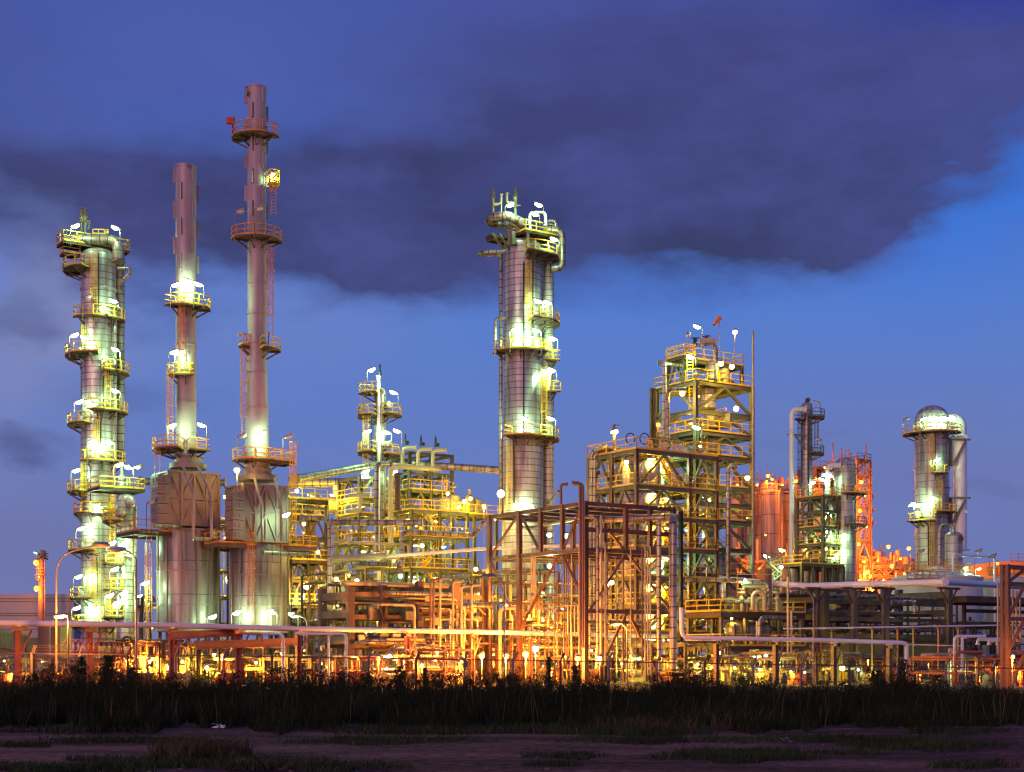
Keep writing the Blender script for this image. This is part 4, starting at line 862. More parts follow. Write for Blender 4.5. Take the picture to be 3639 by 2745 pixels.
# ---- wide lower block in front of the tower
D = 143; c = P(2262, 2400, D); c.z = 0; L1 = reach(c, U, 2450); L2 = reach(c, U, 2546); LV = reach(c, V, 2092)
F2 = thing('steel_platform_block', 'wide steel platform block left of the tall tower with exchangers on each floor', 'steel frame', c)
zs = [ZZ(q, D) for q in (1597, 1723, 1832, 1943, 2048, 2150, 2245)]
levels_frame(F2, c, [0, L1, L2], [0, LV*.5, LV], zs, 'brown', 'grey', decks='all', rails='UVu', cs=.36, hb=.42, bw=.22)
for n_, zz in enumerate(zs):
    zt_ = zz; h = (zs[n_-1]-zz) if n_ else 2.6
    if n_ >= 1:
        b = MB(); q = c+U*(L1*.32)+V*(LV*.05); q.z = zz+1.65; r = 1.05 if n_ % 2 == 0 else .95; b.lathe(q, [(r*.8, 0), (r, .15), (r, 5.), (r*.8, 5.2)], 28, V); b.lathe(q, [(r+.12, .45), (r+.12, .6)], 28, V); b.build('exchanger', 'tankwhite', F2)
        b = MB(); q = c+V*(LV*.3)+U*.9; b.lathe(Vector((q.x, q.y, zz)), [(.8, 0), (.8, h-.5)], 20); b.build('insulated_leg', 'clad', F2)
        b = MB(); q = c+U*(L1*.68)+V*(LV*.35); b.lathe(Vector((q.x, q.y, zz)), [(.6, 0), (.6, h-.5)], 20); b.build('insulated_leg', 'clad', F2)
        p = c+U*(L1*.62)+V*2.2; q = c+U*(L1*.95)+V*2.2
        if n_ % 2: p, q = q, p
        stair(F2, Vector((p.x, p.y, zz+.1)), Vector((q.x, q.y, zs[n_-1])))
        for t in (.15, .85):
            p = c+U*(L1*t)+V*(LV*.75); b = MB(); b.tube([Vector((p.x, p.y, zz)), Vector((p.x, p.y, zz+h))], .17, 8); b.build('pipe', 'cladp', F2)
        q = c+V*(LV*.55)+U*.3; b = MB(); b.tube(fillet([Vector((q.x, q.y, zz)), Vector((q.x, q.y, zz+1.5)), Vector((q.x, q.y, zz+1.5))+V*4, Vector((q.x, q.y, zz+.2))+V*4], .5), .22, 10); b.build('pipe', 'cream', F2)
        b = MB(); wheel(b, Vector((q.x, q.y, zz+2.4))+V*2.4); b.box(Vector((q.x, q.y, zz+1.7))+V*2.4, .5, .5, .7); b.build('valve', 'black', F2)
        b = MB(); q = c+U*(L1*.86)+V*(LV*.5); b.box(Vector((q.x, q.y, zz+1)), 1.3, 1, 1.8); b.build('cabinet', 'tankwhite', F2)
    for (a, d, kd, pw) in ((.15, .4, 'sodium', 700), (.3, .02, 'sodium', 500), (.5, .3, 'cold' if n_ % 2 else 'sodium', 900), (.85, .3, 'sodium' if n_ % 3 else 'cold', 900)):  # the one at the front edge is added to brighten the exchanger ends
        p = c+U*L1*a+V*LV*d; p.z = zz-.7; b = MB(); b.box(p, .9, .3, .1); o = b.build('lamp', 'pole', F2); e = MB(); ell(e, p-Z*.1, Vector((.4, 0, 0)), Vector((0, .14, 0)), Z*.1); e.build('lens', LENS[kd], o); light(o, p-Z*.5, kd, pw)
pipe(F2, P(2100, 2300, D+5), [('Z', 1601), ('X', 2262)], .42, 'cladp'); pipe(F2, P(2112, 2300, D+5), [('Z', 1612), ('X', 2150)], .38, 'cladp'); pipe(F2, P(2132, 1590, D+4), [('U', 2270), ('Z', 1600)], .4, 'cream')
for px in (2240, 2290): b = MB(); q = P(px, 1560, D+1); pts = [q+Vector((.45*math.cos(t), 0, .55*math.sin(t))) for t in [k*math.pi/6 for k in range(13)]]; b.tube(pts, .06, 6, False); b.build('hose_reel', 'black', F2)
b = MB(); q = P(2182, 1590, D+4); b.beam(q, P(2182, 1510, D+4), .18); b.beam(P(2180, 1510, D+4), P(2205, 1512, D+4), .08); b.build('mast', 'grey', F2); globe(F2, 2188, 1532, D+3.8, None, 'sodium', 250, .25); globe(F2, 2176, 1534, D+3.8, None, 'sodium', 100, .15)
globe(F2, 2226, 1640, D+1, None, 'sodium', 500, .22); globe(F2, 2339, 1507, D+2, 1595, 'deep', 120, .22)
stair(F2, c+U*(L1*.9)+V*.6+Z*(zs[1]), c+U*(L1*.55)+V*.6+Z*zs[0])
b = MB(); p0 = c+U*(L1*.3)+V*1+Z*(zs[0]); 
for k in range(6): rail_mb(b, [p0+U*k*.9+V*(k%2), p0+U*(k*.9+.7)+V*(k % 2)], 1.2, .7, False)
b.build('step_rail', 'yellow', F2)
pipe(None, P(2588, 2065, 147), [('Z', 1662), ('U', 2610)], .42, 'cladp', 'riser_pipe', 'vertical insulated pipe running up the front right of the steel tower', 'pipe'); 
b = MB(); b.lathe(P(2603, 1662, 150), [(.45, -.3), (.45, .3)], 16, Vector((.3, -1, 0))); tag(b.build('pipe_end', 'clad', origin=P(2603, 1662, 150)), 'round silver pipe end beside the tall tower', 'pipe fitting')
# ---- brown pipe rack frame in front
D = 125; c = P(2080, 2400, D); c.z = 0; LU = reach(c, U, 2392); LV = reach(c, V, 1739)
G = thing('pipe_rack_frame', 'big open red-brown steel pipe frame in front of the columns', 'steel frame', c)
zt, zm, zl = ZZ(1781, D), ZZ(1945, D), ZZ(2163, D); vm = reach(c, V, 1846)
def H(p, z0, z1, w=.4): b = MB(); b.ibeam(Vector((p.x, p.y, z0)), Vector((p.x, p.y, z1)), w, w, .05, up=U); return b.build('post', 'brown', G)
for p in (c, c+V*vm, c+V*LV, c+U*LU, c+U*LU+V*LV, c+U*LU+V*vm): H(p, 0, zt, .42)
for px in (1922, 1999): H(c+V*reach(c, V, px), zm, zt, .34)
for px in (2224, 2310): H(c+U*reach(c, U, px), zm, zt, .34)
def IB(a, b_, w=.3, h=.36, nm='floor_beam', m='brown'): b = MB(); b.ibeam(a, b_, w, h, .045); return b.build(nm, m, G)
for zz, sides in ((zt, 'UVuv'), (zm, 'UVuv'), (zl, 'U')):
    q = [c, c+U*LU, c+U*LU+V*LV, c+V*LV]; q = [Vector((t.x, t.y, zz-.21)) for t in q]
    for s in sides: i, j = dict(U=(0, 1), v=(1, 2), u=(2, 3), V=(3, 0))[s]; dd = (q[j]-q[i]).normalized()*.26; IB(q[i]+dd, q[j]-dd)
    if zz != zl:
        for t in (.2, .4, .6, .8): p = q[0]+V*LV*t-Z*.06; IB(p+U*.2, p+U*(LU-.2), .22, .3)
        for t in (.33, .66): p = q[0]+U*LU*t+Z*.1; IB(p+V*.2, p+V*(LV-.2), .2, .26)
IB(Vector((c.x, c.y, ZZ(1880, D)))+U*.3+V*.5, Vector((c.x, c.y, ZZ(1880, D)))+U*LU+V*.5, .25, .4)
def DG(a, b_, w=.2): b = MB(); b.ibeam(a, b_, w, w*.9, .05, up=None); b.build('brace', 'brown', G)
pv = lambda px, z_: (lambda t: Vector((t.x, t.y, z_)))(c+V*reach(c, V, px))
pu = lambda px, z_: (lambda t: Vector((t.x, t.y, z_)))(c+U*reach(c, U, px))
DG(pv(1744, zm+.1), pv(1840, zt-.4)); DG(pv(1850, zt-.4), pv(1918, zm+.1)); DG(pv(2003, zm+.1), pv(2070, zt-.4)); DG(pv(1744, zm-.4), pv(1846, .5+(zl-2))); DG(pv(1850, zl-2.2+.6), pv(1985, zm-.5)); DG(pv(1998, zm-.5), pv(2072, zl+1)); DG(pv(1764, .2), pv(1840, zl-1))
DG(pu(2224, zm-.4), pu(2098, zl)); DG(pu(2232, zm-.4), pu(2382, zl)); DG(pu(2224, zl-.4), pu(2110, .3)); DG(pu(2236, zl-.4), pu(2350, .3)); DG(pu(2215, zm), pu(2165, ZZ(1885, D))); DG(pu(2320, zm), pu(2345, ZZ(1885, D)))
gp = lambda st, mv, dia, m='cladp', nm='pipe', **k: pipe(G, st, mv, dia, m, nm, **k)
gp(P(1846, 1872, D+12), [('U', 1900), ('V', 1870), ('P', P(2086, 1838, D-.9)), ('X', 2124), ('g', 1.6)], .28, 'cladp'); gp(P(2110, 1850, D+4), [('P', P(2380, 1838, D+2.2)), ('u', .8)], .5)
gp(P(2135, 1837, D+1), [('X', 2136), ('g', 1.6)], .24, 'cream'); gp(P(2145, 1930, D+1), [('X', 2151), ('g', 1.6)], .18, 'cream')
gp(P(2230, 1850, D+6), [('U', 2300), ('P', P(2342, 1840, D+2.4)), ('g', 1.2)], .4); gp(P(2290, 1852, D+7), [('U', 2350), ('P', P(2392, 1834, D+1.6)), ('g', 1.2)], .72)
for px, q in ((2241, 1943), (2282, 1945), (2293, 1943), (2302, 1960), (2311, 1943)): gp(P(px-12, q, D+2.5), [('X', px), ('g', .8)], .14, 'cream' if px != 2282 else 'brown')
for px, q in ((1889, 1968), (1897, 1968), (1901, 1968)): gp(P(px, q, D+7.5), [('Z', 2160), ('X', px-12)], .17, 'cream')
for px in (1970, 1982, 2004, 2012, 2020, 2031): gp(P(px, 1962, D+4+px % 3), [('g', 2.5)], .11, 'cream' if px % 2 else 'brown')
gp(P(2071, 2300, D-.8), [('Z', 1720), ('X', 2042)], .26, 'brown', 'vent_pipe'); gp(P(2061, 2330, D-.8), [('Z', 1716), ('X', 2034)], .26, 'brown', 'vent_pipe')
gp(P(1993, 1800, D+3), [('Z', 1722), ('X', 2016)], .26, 'brown', 'vent_pipe'); b = MB(); b.beam(P(1946, 1790, D+5), P(1985, 1745, D+3), .16); b.beam(P(1946, 1790, D+5), P(1946, 1780, D+5), .3); b.build('brace', 'brown', G)
for k, px in enumerate((2018, 2028, 2042, 2055)): gp(P(px-6, 2154-k*1, D+2), [('X', px), ('Z', 2255)], .12, 'cream')
gp(P(2005, 2152, D+2), [('X', 2060), ('Z', 2255)], .1, 'cream'); gp(P(1842, 2162, D+9), [('X', 1776), ('g', .5)], .36, 'cream'); 
b = MB(); q = c+U*(LU+.9); b.beam(Vector((q.x, q.y, 0)), Vector((q.x, q.y, zt-.3)), .32); b.build('cable_duct', 'black', G)
for px, py, kd, pw in ((2011, 1901, 'cold', 350), (1952, 1899, 'cold', 200), (1953, 2009, 'cold', 900), (2157, 2073, 'sodium', 500), (2174, 2068, 'sodium', 200)): globe(G, px, py, D+9, None, kd, pw, .22)
# sodium flood at the foot that sets the left side glowing
globe(G, 1797, 2328, D-2.5, 2420, 'amber', 5500, .24); globe(G, 1868, 2322, 127.5, 2420, 'amber', 7500, .28); globe(G, 1800, 2150, D+11, None, 'amber', 2500, .16); globe(G, 1930, 2200, D+9, None, 'amber', 2000, .16); globe(G, 1903, 2302, D+1, 2420, 'cold', 700, .28); globe(G, 2053, 2338, D-4, 2430, 'amber', 900, .24); globe(G, 2131, 2337, D-3, 2420, 'sodium', 300, .18); globe(G, 1712, 2328, D-1, 2420, 'amber', 5000, .24)
rg = random.Random(77)
for k in range(34):
    p = c+U*rg.uniform(.4, LU-.4)+V*rg.uniform(1, LV-.5); d_ = rg.choice([.08, .1, .14, .2]); z0 = rg.uniform(.5, 3); z1 = rg.choice([zm-.2, zl, zl, 5.5, 7])
    pts = [Vector((p.x, p.y, z1)), Vector((p.x, p.y, z0))]
    if rg.random() < .6: pts = [pts[0]+(U if rg.random() < .5 else V)*rg.uniform(-2.5, 2.5)]+pts
    b = MB(); b.tube(fillet(pts, .3, 4), d_/2, 6); b.build('small_pipe', rg.choice(['cream', 'brown', 'cladp', 'rust']), G)
for k in range(9):
    zz = rg.uniform(3, 10); vv = rg.uniform(1, LV-1); p = c+U*.3+V*vv; q = c+U*(LU-.3)+V*vv; b = MB(); d_ = rg.choice([.15, .25, .35]); b.tube([Vector((p.x, p.y, zz)), Vector((q.x, q.y, zz))], d_/2, 8); b.build('cross_pipe', rg.choice(['cladp', 'cream', 'rust']), G)
# ---- centre-left grey steel structure with gooseneck vents
D = 168; c = P(1456, 2400, D); c.z = 0; LU = reach(c, U, 1606)
N = thing('steel_structure', 'grey steel structure with three gooseneck vents behind the slim column', 'steel frame', c)
zs = [ZZ(q, D) for q in (1604, 1675, 1740, 1812)]
levels_frame(N, c, [0, LU/2, LU], [0, 6], zs, decks=(2, 3), rails='UVu', cs=.34, bsel=(1, 2, 3), bw=.2)
for px, q in ((1430, 1592), (1486, 1597), (1538, 1600)):
    pipe(N, P(px, 1665, D-1), [('Z', q), ('X', px+48)], .42, 'cream', 'gooseneck_vent', n=14); b = MB(); b.lathe(P(px+14, q-12, D-1), [(.3, 0), (.34, .35), (.05, .4)], 12); b.lathe(P(px+10, q-14, D-.7), [(.12, 0), (.12, .8), (.04, 1.2)], 6); b.build('vent_cap', 'black', N)
pipe(N, P(1388, 1940, D-4), [('Z', 1655), ('U', 1560)], .62, 'cream', n=14); ladder(N, 1580, D+2, 1812, 1690)
D = 163; c = P(1462, 2400, D); c.z = 0; LU = reach(c, U, 1660)
N2 = thing('steel_structure', 'lower steel structure with yellow stairs below the gooseneck vents', 'steel frame', c); zs = [ZZ(q, D) for q in (1812, 1905, 2020, 2110)]
levels_frame(N2, c, [0, LU/2, LU], [0, 7], zs, decks='all', rails='UVu', cs=.34, bw=.2); 
for n_ in (0, 1, 2): p, q = c+U*LU*.15-V*.2, c+U*LU*.6-V*.2; (p, q) = (p, q) if n_ % 2 else (q, p); stair(N2, Vector((p.x, p.y+1, zs[n_+1]+.05)), Vector((q.x, q.y+1, zs[n_]+.05)))
for k, (a, kd, pw) in enumerate([(.2, 'sodium', 900), (.7, 'sodium', 1100), (.3, 'sodium', 900), (.8, 'cold', 800), (.25, 'cold', 700), (.7, 'sodium', 900), (.5, 'sodium', 700)]):
    p = c+U*LU*a+V*3.; p.z = zs[k//2]-.7; b = MB(); b.box(p, .9, .3, .1); o = b.build('lamp', 'pole', N2); e = MB(); ell(e, p-Z*.1, Vector((.4, 0, 0)), Vector((0, .14, 0)), Z*.1); e.build('lens', LENS[kd], o); light(o, p-Z*.5, kd, pw)
# left neighbour
D = 166; c = P(1277, 2400, D); c.z = 0; LU = reach(c, U, 1440)
N3 = thing('steel_structure', 'steel bay around the foot of the slim middle column', 'steel frame', c); zs = [ZZ(q, D) for q in (1690, 1770, 1825, 1930, 2040)]
levels_frame(N3, c, [0, LU/2, LU], [0, 5], zs, 'grey', 'grey', decks=(1, 2, 3), rails='UV', cs=.32, bw=.2)
for k, (a, kd, pw) in enumerate([(.2, 'cold', 500), (.7, 'sodium', 900), (.3, 'sodium', 900), (.8, 'sodium', 900), (.25, 'sodium', 900), (.7, 'cold', 700)]):
    p = c+U*LU*a+V*2.; p.z = zs[k//2+1]-.7; b = MB(); b.box(p, .9, .3, .1); o = b.build('lamp', 'pole', N3); e = MB(); ell(e, p-Z*.1, Vector((.4, 0, 0)), Vector((0, .14, 0)), Z*.1); e.build('lens', LENS[kd], o); light(o, p-Z*.5, kd, pw)
# behind the right heater
D = 158; c = P(1030, 2400, D); c.z = 0; LU = reach(c, U, 1160)
N4 = thing('steel_structure', 'dark steel platforms just right of the right heater', 'steel frame', c); zs = [ZZ(q, D) for q in (1772, 1830, 1905, 1990, 2060, 2150, 2215)]
levels_frame(N4, c, [0, LU/2, LU], [0, 5], zs, 'rust', 'rust', decks=(0, 1, 3, 5), rails='UV', cs=.36, bw=.2)
for px, py, kd, pw, rr_ in ((1091, 2079, 'sodium', 2600, .42), (1076, 2120, 'cold', 500, .2), (1055, 1742, 'cold', 500, .2), (1080, 1860, 'sodium', 500, .2), (1130, 1960, 'sodium', 500, .2)): globe(N4, px, py, D-1, None, kd, pw, rr_)
for k in range(14): rx = random.Random(k); p = c+U*LU*rx.random()+V*rx.uniform(1, 4); p.z = rx.choice(zs); b = MB(); b.lathe(p, dome_prof(rx.uniform(.3, .6), 0, rx.uniform(1, 2), .4), 14) if k % 2 else b.tube(fillet([p, p+Z*1.2, p+Z*1.2+U*rx.uniform(1, 2), p+U*2], .3), .15, 8); b.build('vessel' if k % 2 else 'pipe', rx.choice(['clad', 'cream', 'cladp']), N4)
# horizontal drum, brightly lit, and big pipe above
D = 172; HD = thing('horizontal_drum', 'large brightly lit horizontal drum right of the tall chimney', 'vessel', P(1160, 1830, D)); b = MB(); capsule(b, P(1150, 1797, D), 29*D/F, 120*D/F, Vector((1, .25, 0))); b.build('shell', 'cream', HD)
for px in (1110, 1200): b = MB(); b.box(P(px, 1840, D), .5, 1.6, 1.6); b.build('saddle', 'conc', HD); b = MB(); p = P(px, 1855, D); b.box(Vector((p.x, p.y, p.z/2-.2)), .6, 1.4, p.z); b.build('leg', 'conc', HD)
b = MB(); b.lathe(P(1203, 1770, D), [(.7, 0), (.7, 1.5)], 16); b.build('nozzle', 'clad', HD); pipe(HD, P(1030, 1716, D), [('X', 1248)], 1.05, 'cladp', 'header_pipe', n=18)
for px in (1020, 1100, 1180): flood(HD, px, 1760, D-3, 1800, 1, 'sodium', 1000, .6)
pipe(None, P(1050, 1703, 150), [('P', P(1381, 1645, 170)), ('P', P(1790, 1672, 166))], .82, 'cladp', 'transfer_pipe', 'long fat insulated pipe sloping past the slim column to the centre column', 'pipe', n=16)
pipe(None, P(500, 1712, 165), [('P', P(800, 1716, 165))], .8, 'cladp', 'transfer_pipe', 'insulated pipe running behind both chimneys near the box tops', 'pipe', n=16)
# ================================================================== separate pipe runs in the middle
def PT(st, mv, dia, m, label, name='pipe_run', n=12, **k): return pipe(None, st, mv, dia, m, name, label, 'pipe', n=n, **k)
PT(P(1073, 1839, 140), [('U', 1171), ('Z', 2174), ('U', 1278)], .46, 'cladp', 'insulated pipe dropping in a long L right of the right heater')
PT(P(1180, 1858, 146), [('X', 1500)], .62, 'cladp', 'grey insulated pipe level with the heater walkway, passing behind two risers')
PT(P(1186, 1925, 141), [('X', 1240), ('Z', 1883), ('X', 1178)], .26, 'cream', 'small cream pipe bent into a U loop beside the long L pipe')
PT(P(1241, 1929, 141), [('P', P(1452, 1936, 145)), ('Z', 1968)], .28, 'cream', 'slim cream pipe running right then turning down onto the sloping white pipe')
PT(P(1180, 1988, 138), [('P', P(1370, 1976, 139.5))], .64, 'cream', 'fat cream pipe stub narrowing into the sloping white pipe', flanges=1)
PT(P(1370, 1979, 139.5), [('P', P(1728, 1950, 146)), ('P', P(2113, 1936, 150))], .34, 'white', 'sloping white pipe running into the red-brown frame')
PT(P(1182, 1999, 143), [('P', P(1385, 2006, 145))], .46, 'cladp', 'bluish insulated pipe just below the fat cream pipe')
PT(P(1415, 2010, 147), [('X', 1428), ('Z', 1890), ('U', 1689), ('P', P(1712, 1860, 152)), ('P', P(1735, 1856, 152))], .52, 'cladp', 'insulated pipe rising and running right over the lower steel structure')
PT(P(1338, 1960, 150), [('Z', 1650), ('P', P(1385, 1648, 152))], .5, 'cladp', 'insulated riser left of the cream riser near the slim column')
PT(P(1275, 1757, 152), [('X', 1282), ('Z', 1818), ('X', 1240)], .3, 'cream', 'cream pipe hooking round at the left of the steel bay')
PT(P(1240, 1762, 154), [('X', 1310)], .32, 'cream', 'short cream pipe above the bright drum')
PT(P(1085, 1807, 146), [('X', 1158), ('Z', 1840)], .28, 'grey', 'thin grey pipe bending down beside the heater ladder')
PT(P(1413, 1812, 158), [('Z', 1684)], .6, 'rust', 'short rust-brown column between the cream riser and steel structure')
PT(P(1221, 2094, 132), [('P', P(1360, 2087, 134)), ('P', P(1475, 2090, 138))], .6, 'cladp', 'fat insulated pipe lying along the concrete rack', n=16)
PT(P(1160, 2140, 136), [('X', 1222), ('Z', 2180), ('U', 1285)], .42, 'cladp', 'short insulated pipe making an S below the fat rack pipe')
PT(P(1645, 2240+40, 129), [('Z', 2152), ('P', P(1650, 2150, 129)), ('U', 1745)], .55, 'cladp', 'orange lit insulated elbow pipe left of the red-brown frame')
PT(P(1642, 2400, 128), [('Z', 2155), ('X', 1672)], .5, 'cladp', 'tall orange lit insulated pipe by the fence left of the red-brown frame')
for px, q, q2, d_, mm_, lab in ((1530, 2060, 2330, 126, 'brown', 'left of two brown drop pipes hooked over the concrete rack'), (1541, 2058, 2330, 127, 'brown', 'right of two brown drop pipes hooked over the concrete rack'), (1564, 2057, 2300, 127, 'cream', 'thin cream drop pipe hooked over the concrete rack'), (1640, 2085, 2300, 126, 'cream', 'cream hooked pipe nearest the orange lit elbow'), (1676, 2080, 2300, 126, 'cream', 'cream hooked pipe just left of the red-brown frame'), (1610, 2068, 2380, 127, 'cream', 'straight cream riser beside a rusty concrete pillar')):
    PT(P(px, q2, d_), [('Z', q), ('X', px+32)], .2, mm_, lab, n=8)
# concrete pipe racks
def crack(nm, lab, pil, beams, D0, mt, pw=.62, dep=5.5, grp=None):
    T = thing('concrete_pipe_rack', lab, 'pipe rack', P(pil[0][0], 2400, D0)-Z*P(pil[0][0], 2400, D0).z)
    base = None; tops = []
    c = P(pil[0][0], 2400, D0); c.z = 0
    for (px, yt) in pil:
        p = c+U*reach(c, U, px)
        for k, vv in enumerate((0, dep)):
            b = MB(); q = p+V*vv; zt = ZZ(yt, p.y); b.box8(Vector((q.x, q.y, zt/2)), U*pw/2, V*pw*.42, Z*zt/2); b.build('pillar', mt, T)
        b = MB(); zt = ZZ(yt, p.y)
        for zz in (zt-.8, zt*.72, zt*.45): b.box8(Vector((p.x, p.y, zz))+V*dep/2, U*.25, V*(dep/2-pw*.42), Z*.35)
        b.build('cross_beam', mt, T)
    for (q, h) in beams:
        for k, vv in enumerate((.05, dep-.05)):
            z_ = ZZ(q, c.y)
            for i in range(len(pil)-1):
                a = c+U*(reach(c, U, pil[i][0])+pw/2)+V*vv; e = c+U*(reach(c, U, pil[i+1][0])-pw/2)+V*vv; b = MB(); b.beam(Vector((a.x, a.y, z_)), Vector((e.x, e.y, z_)), .4, h); b.build('beam', mt, T)
    return T, c
R1, c = crack('r', 'rusty stained concrete pipe rack in the middle behind the white front pipe', [(1245, 2085), (1362, 2080), (1490, 2066), (1620, 2060), (1720, 2058)], [(2112, .4), (2193, .42), (2295, .4)], 130, 'conc')
Lr = reach(c, U, 1720); rr = random.Random(8)
for zz in (ZZ(2080, 130), ZZ(2145, 130), ZZ(2180, 130), ZZ(2240, 130), ZZ(2275, 130)):
    for vv in (.9, 1.7, 2.6, 3.6, 4.6):
        if rr.random() < .8:
            d_ = rr.uniform(.15, .45); p = c+U*rr.uniform(-1, 3)+V*vv; p.z = zz+d_/2; b = MB(); L = rr.uniform(.6, 1)*Lr
            pts = [p, p+U*L]; 
            if rr.random() < .4: pts.append(pts[-1]-Z*rr.uniform(1, 3))
            b.tube(fillet(pts, .5), d_/2, 10); b.build('pipe', rr.choice(['cladp', 'cream', 'rust', 'brown']), R1)
for k in range(14):
    p = c+U*rr.uniform(0, Lr)+V*rr.uniform(.2, 4); b = MB(); d_ = rr.uniform(.12, .3); b.tube([Vector((p.x, p.y, .1)), Vector((p.x, p.y, ZZ(rr.choice([2145, 2193, 2240]), 130)))], d_/2, 8); b.build('drop_pipe', rr.choice(['cladp', 'cream', 'brown']), R1)
for k in range(26):
    zz = rr.uniform(1.5, 8.2); a0 = rr.uniform(0, .6)*Lr; a1 = min(Lr, a0+rr.uniform(2, 7)); vv = -rr.uniform(.3, 1.6); d_ = rr.choice([.12, .18, .25, .4]); p = c+U*a0+V*vv+Z*zz; q = c+U*a1+V*vv+Z*zz; pts = [p, q]
    if rr.random() < .6: pts.append(q-Z*rr.uniform(.8, zz-.3))
    if rr.random() < .5: pts.insert(0, p+V*rr.uniform(1, 2.5))
    b = MB(); b.tube(fillet(pts, .35), d_/2, 8); b.build('front_pipe', rr.choice(['cladp', 'cream', 'brown', 'cladp', 'rust']), R1)
for k in range(10):
    p = c+U*rr.uniform(0, Lr)+V*-.5; b = MB(); z_ = rr.uniform(2, 8); b.beam(p+Z*z_, p+Z*z_+U*rr.uniform(-2, 2)-Z*1.5, .14); b.build('strut', 'rust', R1)
    p = c+U*rr.uniform(0, Lr)+V*-.35; b = MB(); b.box(p+Z*rr.uniform(2, 8), .8, .25, rr.uniform(.5, 1.1), U); b.build('junction_box', rr.choice(['cream', 'grey']), R1)
for px, py, kd, pw in ((1195, 2055, 'sodium', 500), (1268, 2062, 'cold', 200), (1423, 2045, 'cold', 500), (1475, 2067, 'sodium', 150), (1500, 1937, 'sodium', 250), (1691, 2020, 'sodium', 300), (1300, 2240, 'sodium', 350), (1560, 2230, 'sodium', 350)): globe(R1, px, py, 138, None, kd, pw, .2)
R2_, c = crack('r', 'dark unlit concrete pipe rack at right under the white pipe', [(2931, 2100), (3033, 2100), (3146, 2096), (3371, 2088)], [(2138, .45), (2199, .42), (2259, .42)], 150, 'conc2', .7, 7)
Lr = reach(c, U, 3371)
for zz in (ZZ(2138, 150)+.5, ZZ(2199, 150)+.5, ZZ(2259, 150)+.5):
    for vv in (1.2, 2.2, 3.2, 4.4, 5.6):
        d_ = rr.uniform(.2, .55); p = c+U*rr.uniform(-8, 1)+V*vv; p.z = zz+d_/2; b = MB(); b.tube(fillet([p, p+U*Lr*rr.uniform(.8, 1.1)], .5), d_/2, 10); b.build('pipe', rr.choice(['cladp', 'rust', 'grey', 'cladp']), R2_)
pipe(R2_, P(3170, 2142, 152), [('P', P(3250, 2142, 153)), ('Z', 2180)], .4, 'cladp'); pipe(R2_, P(2960, 2152, 152), [('U', 3160)], .7, 'cladp', n=14)
# dark lean-to roof and far row of the rack, right edge
RF = thing('canopy_roof', 'dark shed roof line right of the big concrete pillar', 'roof', P(3380, 2400, 165)-Z*P(3380, 2400, 165).z); c = P(3385, 2400, 165); c.z = 0
b = MB(); p = c+U*14; b.box8(Vector((p.x, p.y, ZZ(2134, 165))), U*16, V*3.5, Z*.35); b.build('roof_slab', 'rust', RF)
for t in (2, 9, 16, 23): b = MB(); q = c+U*t; b.beam(q, Vector((q.x, q.y, ZZ(2140, 165))), .35); b.build('post', 'rust', RF)
for q_ in (2170, 2215, 2262): b = MB(); a = c+U*2; e = c+U*29; b.beam(Vector((a.x, a.y, ZZ(q_, 165))), Vector((e.x, e.y, ZZ(q_, 165))), .35, .4); b.build('beam', 'conc2', RF)
RG = thing('steel_canopy', 'low dark steel roof trusses left of the concrete rack', 'roof', P(2870, 2400, 172)-Z*P(2870, 2400, 172).z); c = P(2860, 2400, 172); c.z = 0
for k in range(9):
    b = MB(); p = c+U*k*1.2; b.beam(Vector((p.x, p.y, ZZ(2100, 172))), Vector((p.x, p.y, ZZ(2130, 172)))+U*2.2-V*2, .1, .2); b.build('rafter', 'grey', RG)
b = MB(); b.beam(Vector((c.x, c.y, ZZ(2100, 172))), Vector((c.x, c.y, ZZ(2100, 172)))+U*12, .3, .5); b.build('ridge_beam', 'rust', RG)
for t in (0, 6, 12): b = MB(); q = c+U*t; b.beam(q, Vector((q.x, q.y, ZZ(2104, 172))), .3); b.build('post', 'rust', RG)
# big white pipe at right and its brackets
a = P(2715, 2068, 142); m_ = P(3000, 2086, 146); e = P(3357, 2068, 140); f = P(3700, 2092, 165)
PT(P(2560, 2058, 150), [('P', P(2720, 2072, 144)), ('P', P(2860, 2084, 142)), ('P', P(3355, 2069, 136))], .62, 'white', 'long thick white pipe crossing over the dark concrete rack', n=18, flanges=1)
PT(P(3357, 2069, 136.2), [('P', P(3500, 2078, 148)), ('P', P(3700, 2090, 168))], .6, 'white', 'thick white pipe receding right from the blank flange', n=18)
b = MB(); b.lathe(P(3356, 2069, 135.9), [(.36, 0), (.36, .25)], 22, Vector((.25, -1, 0))); tag(b.build('blank_flange', 'white', origin=P(3356, 2069, 136)), 'round white blank flange where the thick white pipes meet', 'pipe fitting')
for i, (px, dd, lab) in enumerate([(2905, 141, 'steel T bracket under the thick white pipe, nearest the slim column'), (3033, 140, 'steel T bracket under the middle of the thick white pipe'), (3140, 139, 'steel T bracket left of the round blank flange'), (3371, 136.6, 'wide steel T bracket on the big concrete pillar')]):
    T = thing('pipe_support', lab, 'pipe support', P(px, 2110, dd), 'T brackets under the thick white pipe'); b = MB(); q = P(px, 2092, dd); b.beam(q-U*1.5, q+U*1.5, .3, .22); b.beam(q-U*1.2, q-Z*1.6, .14); b.beam(q+U*1.2, q-Z*1.6, .14); b.build('bracket', 'rust', T)
    b = MB(); b.beam(Vector((q.x, q.y, 0)), q-Z*.1, .3); b.build('post', 'conc2', T)
PT(P(2785, 2235, 126), [('P', P(3620, 2222, 134))], .14, 'white', 'thin white pipe line on small posts in front of the dark rack', n=8)
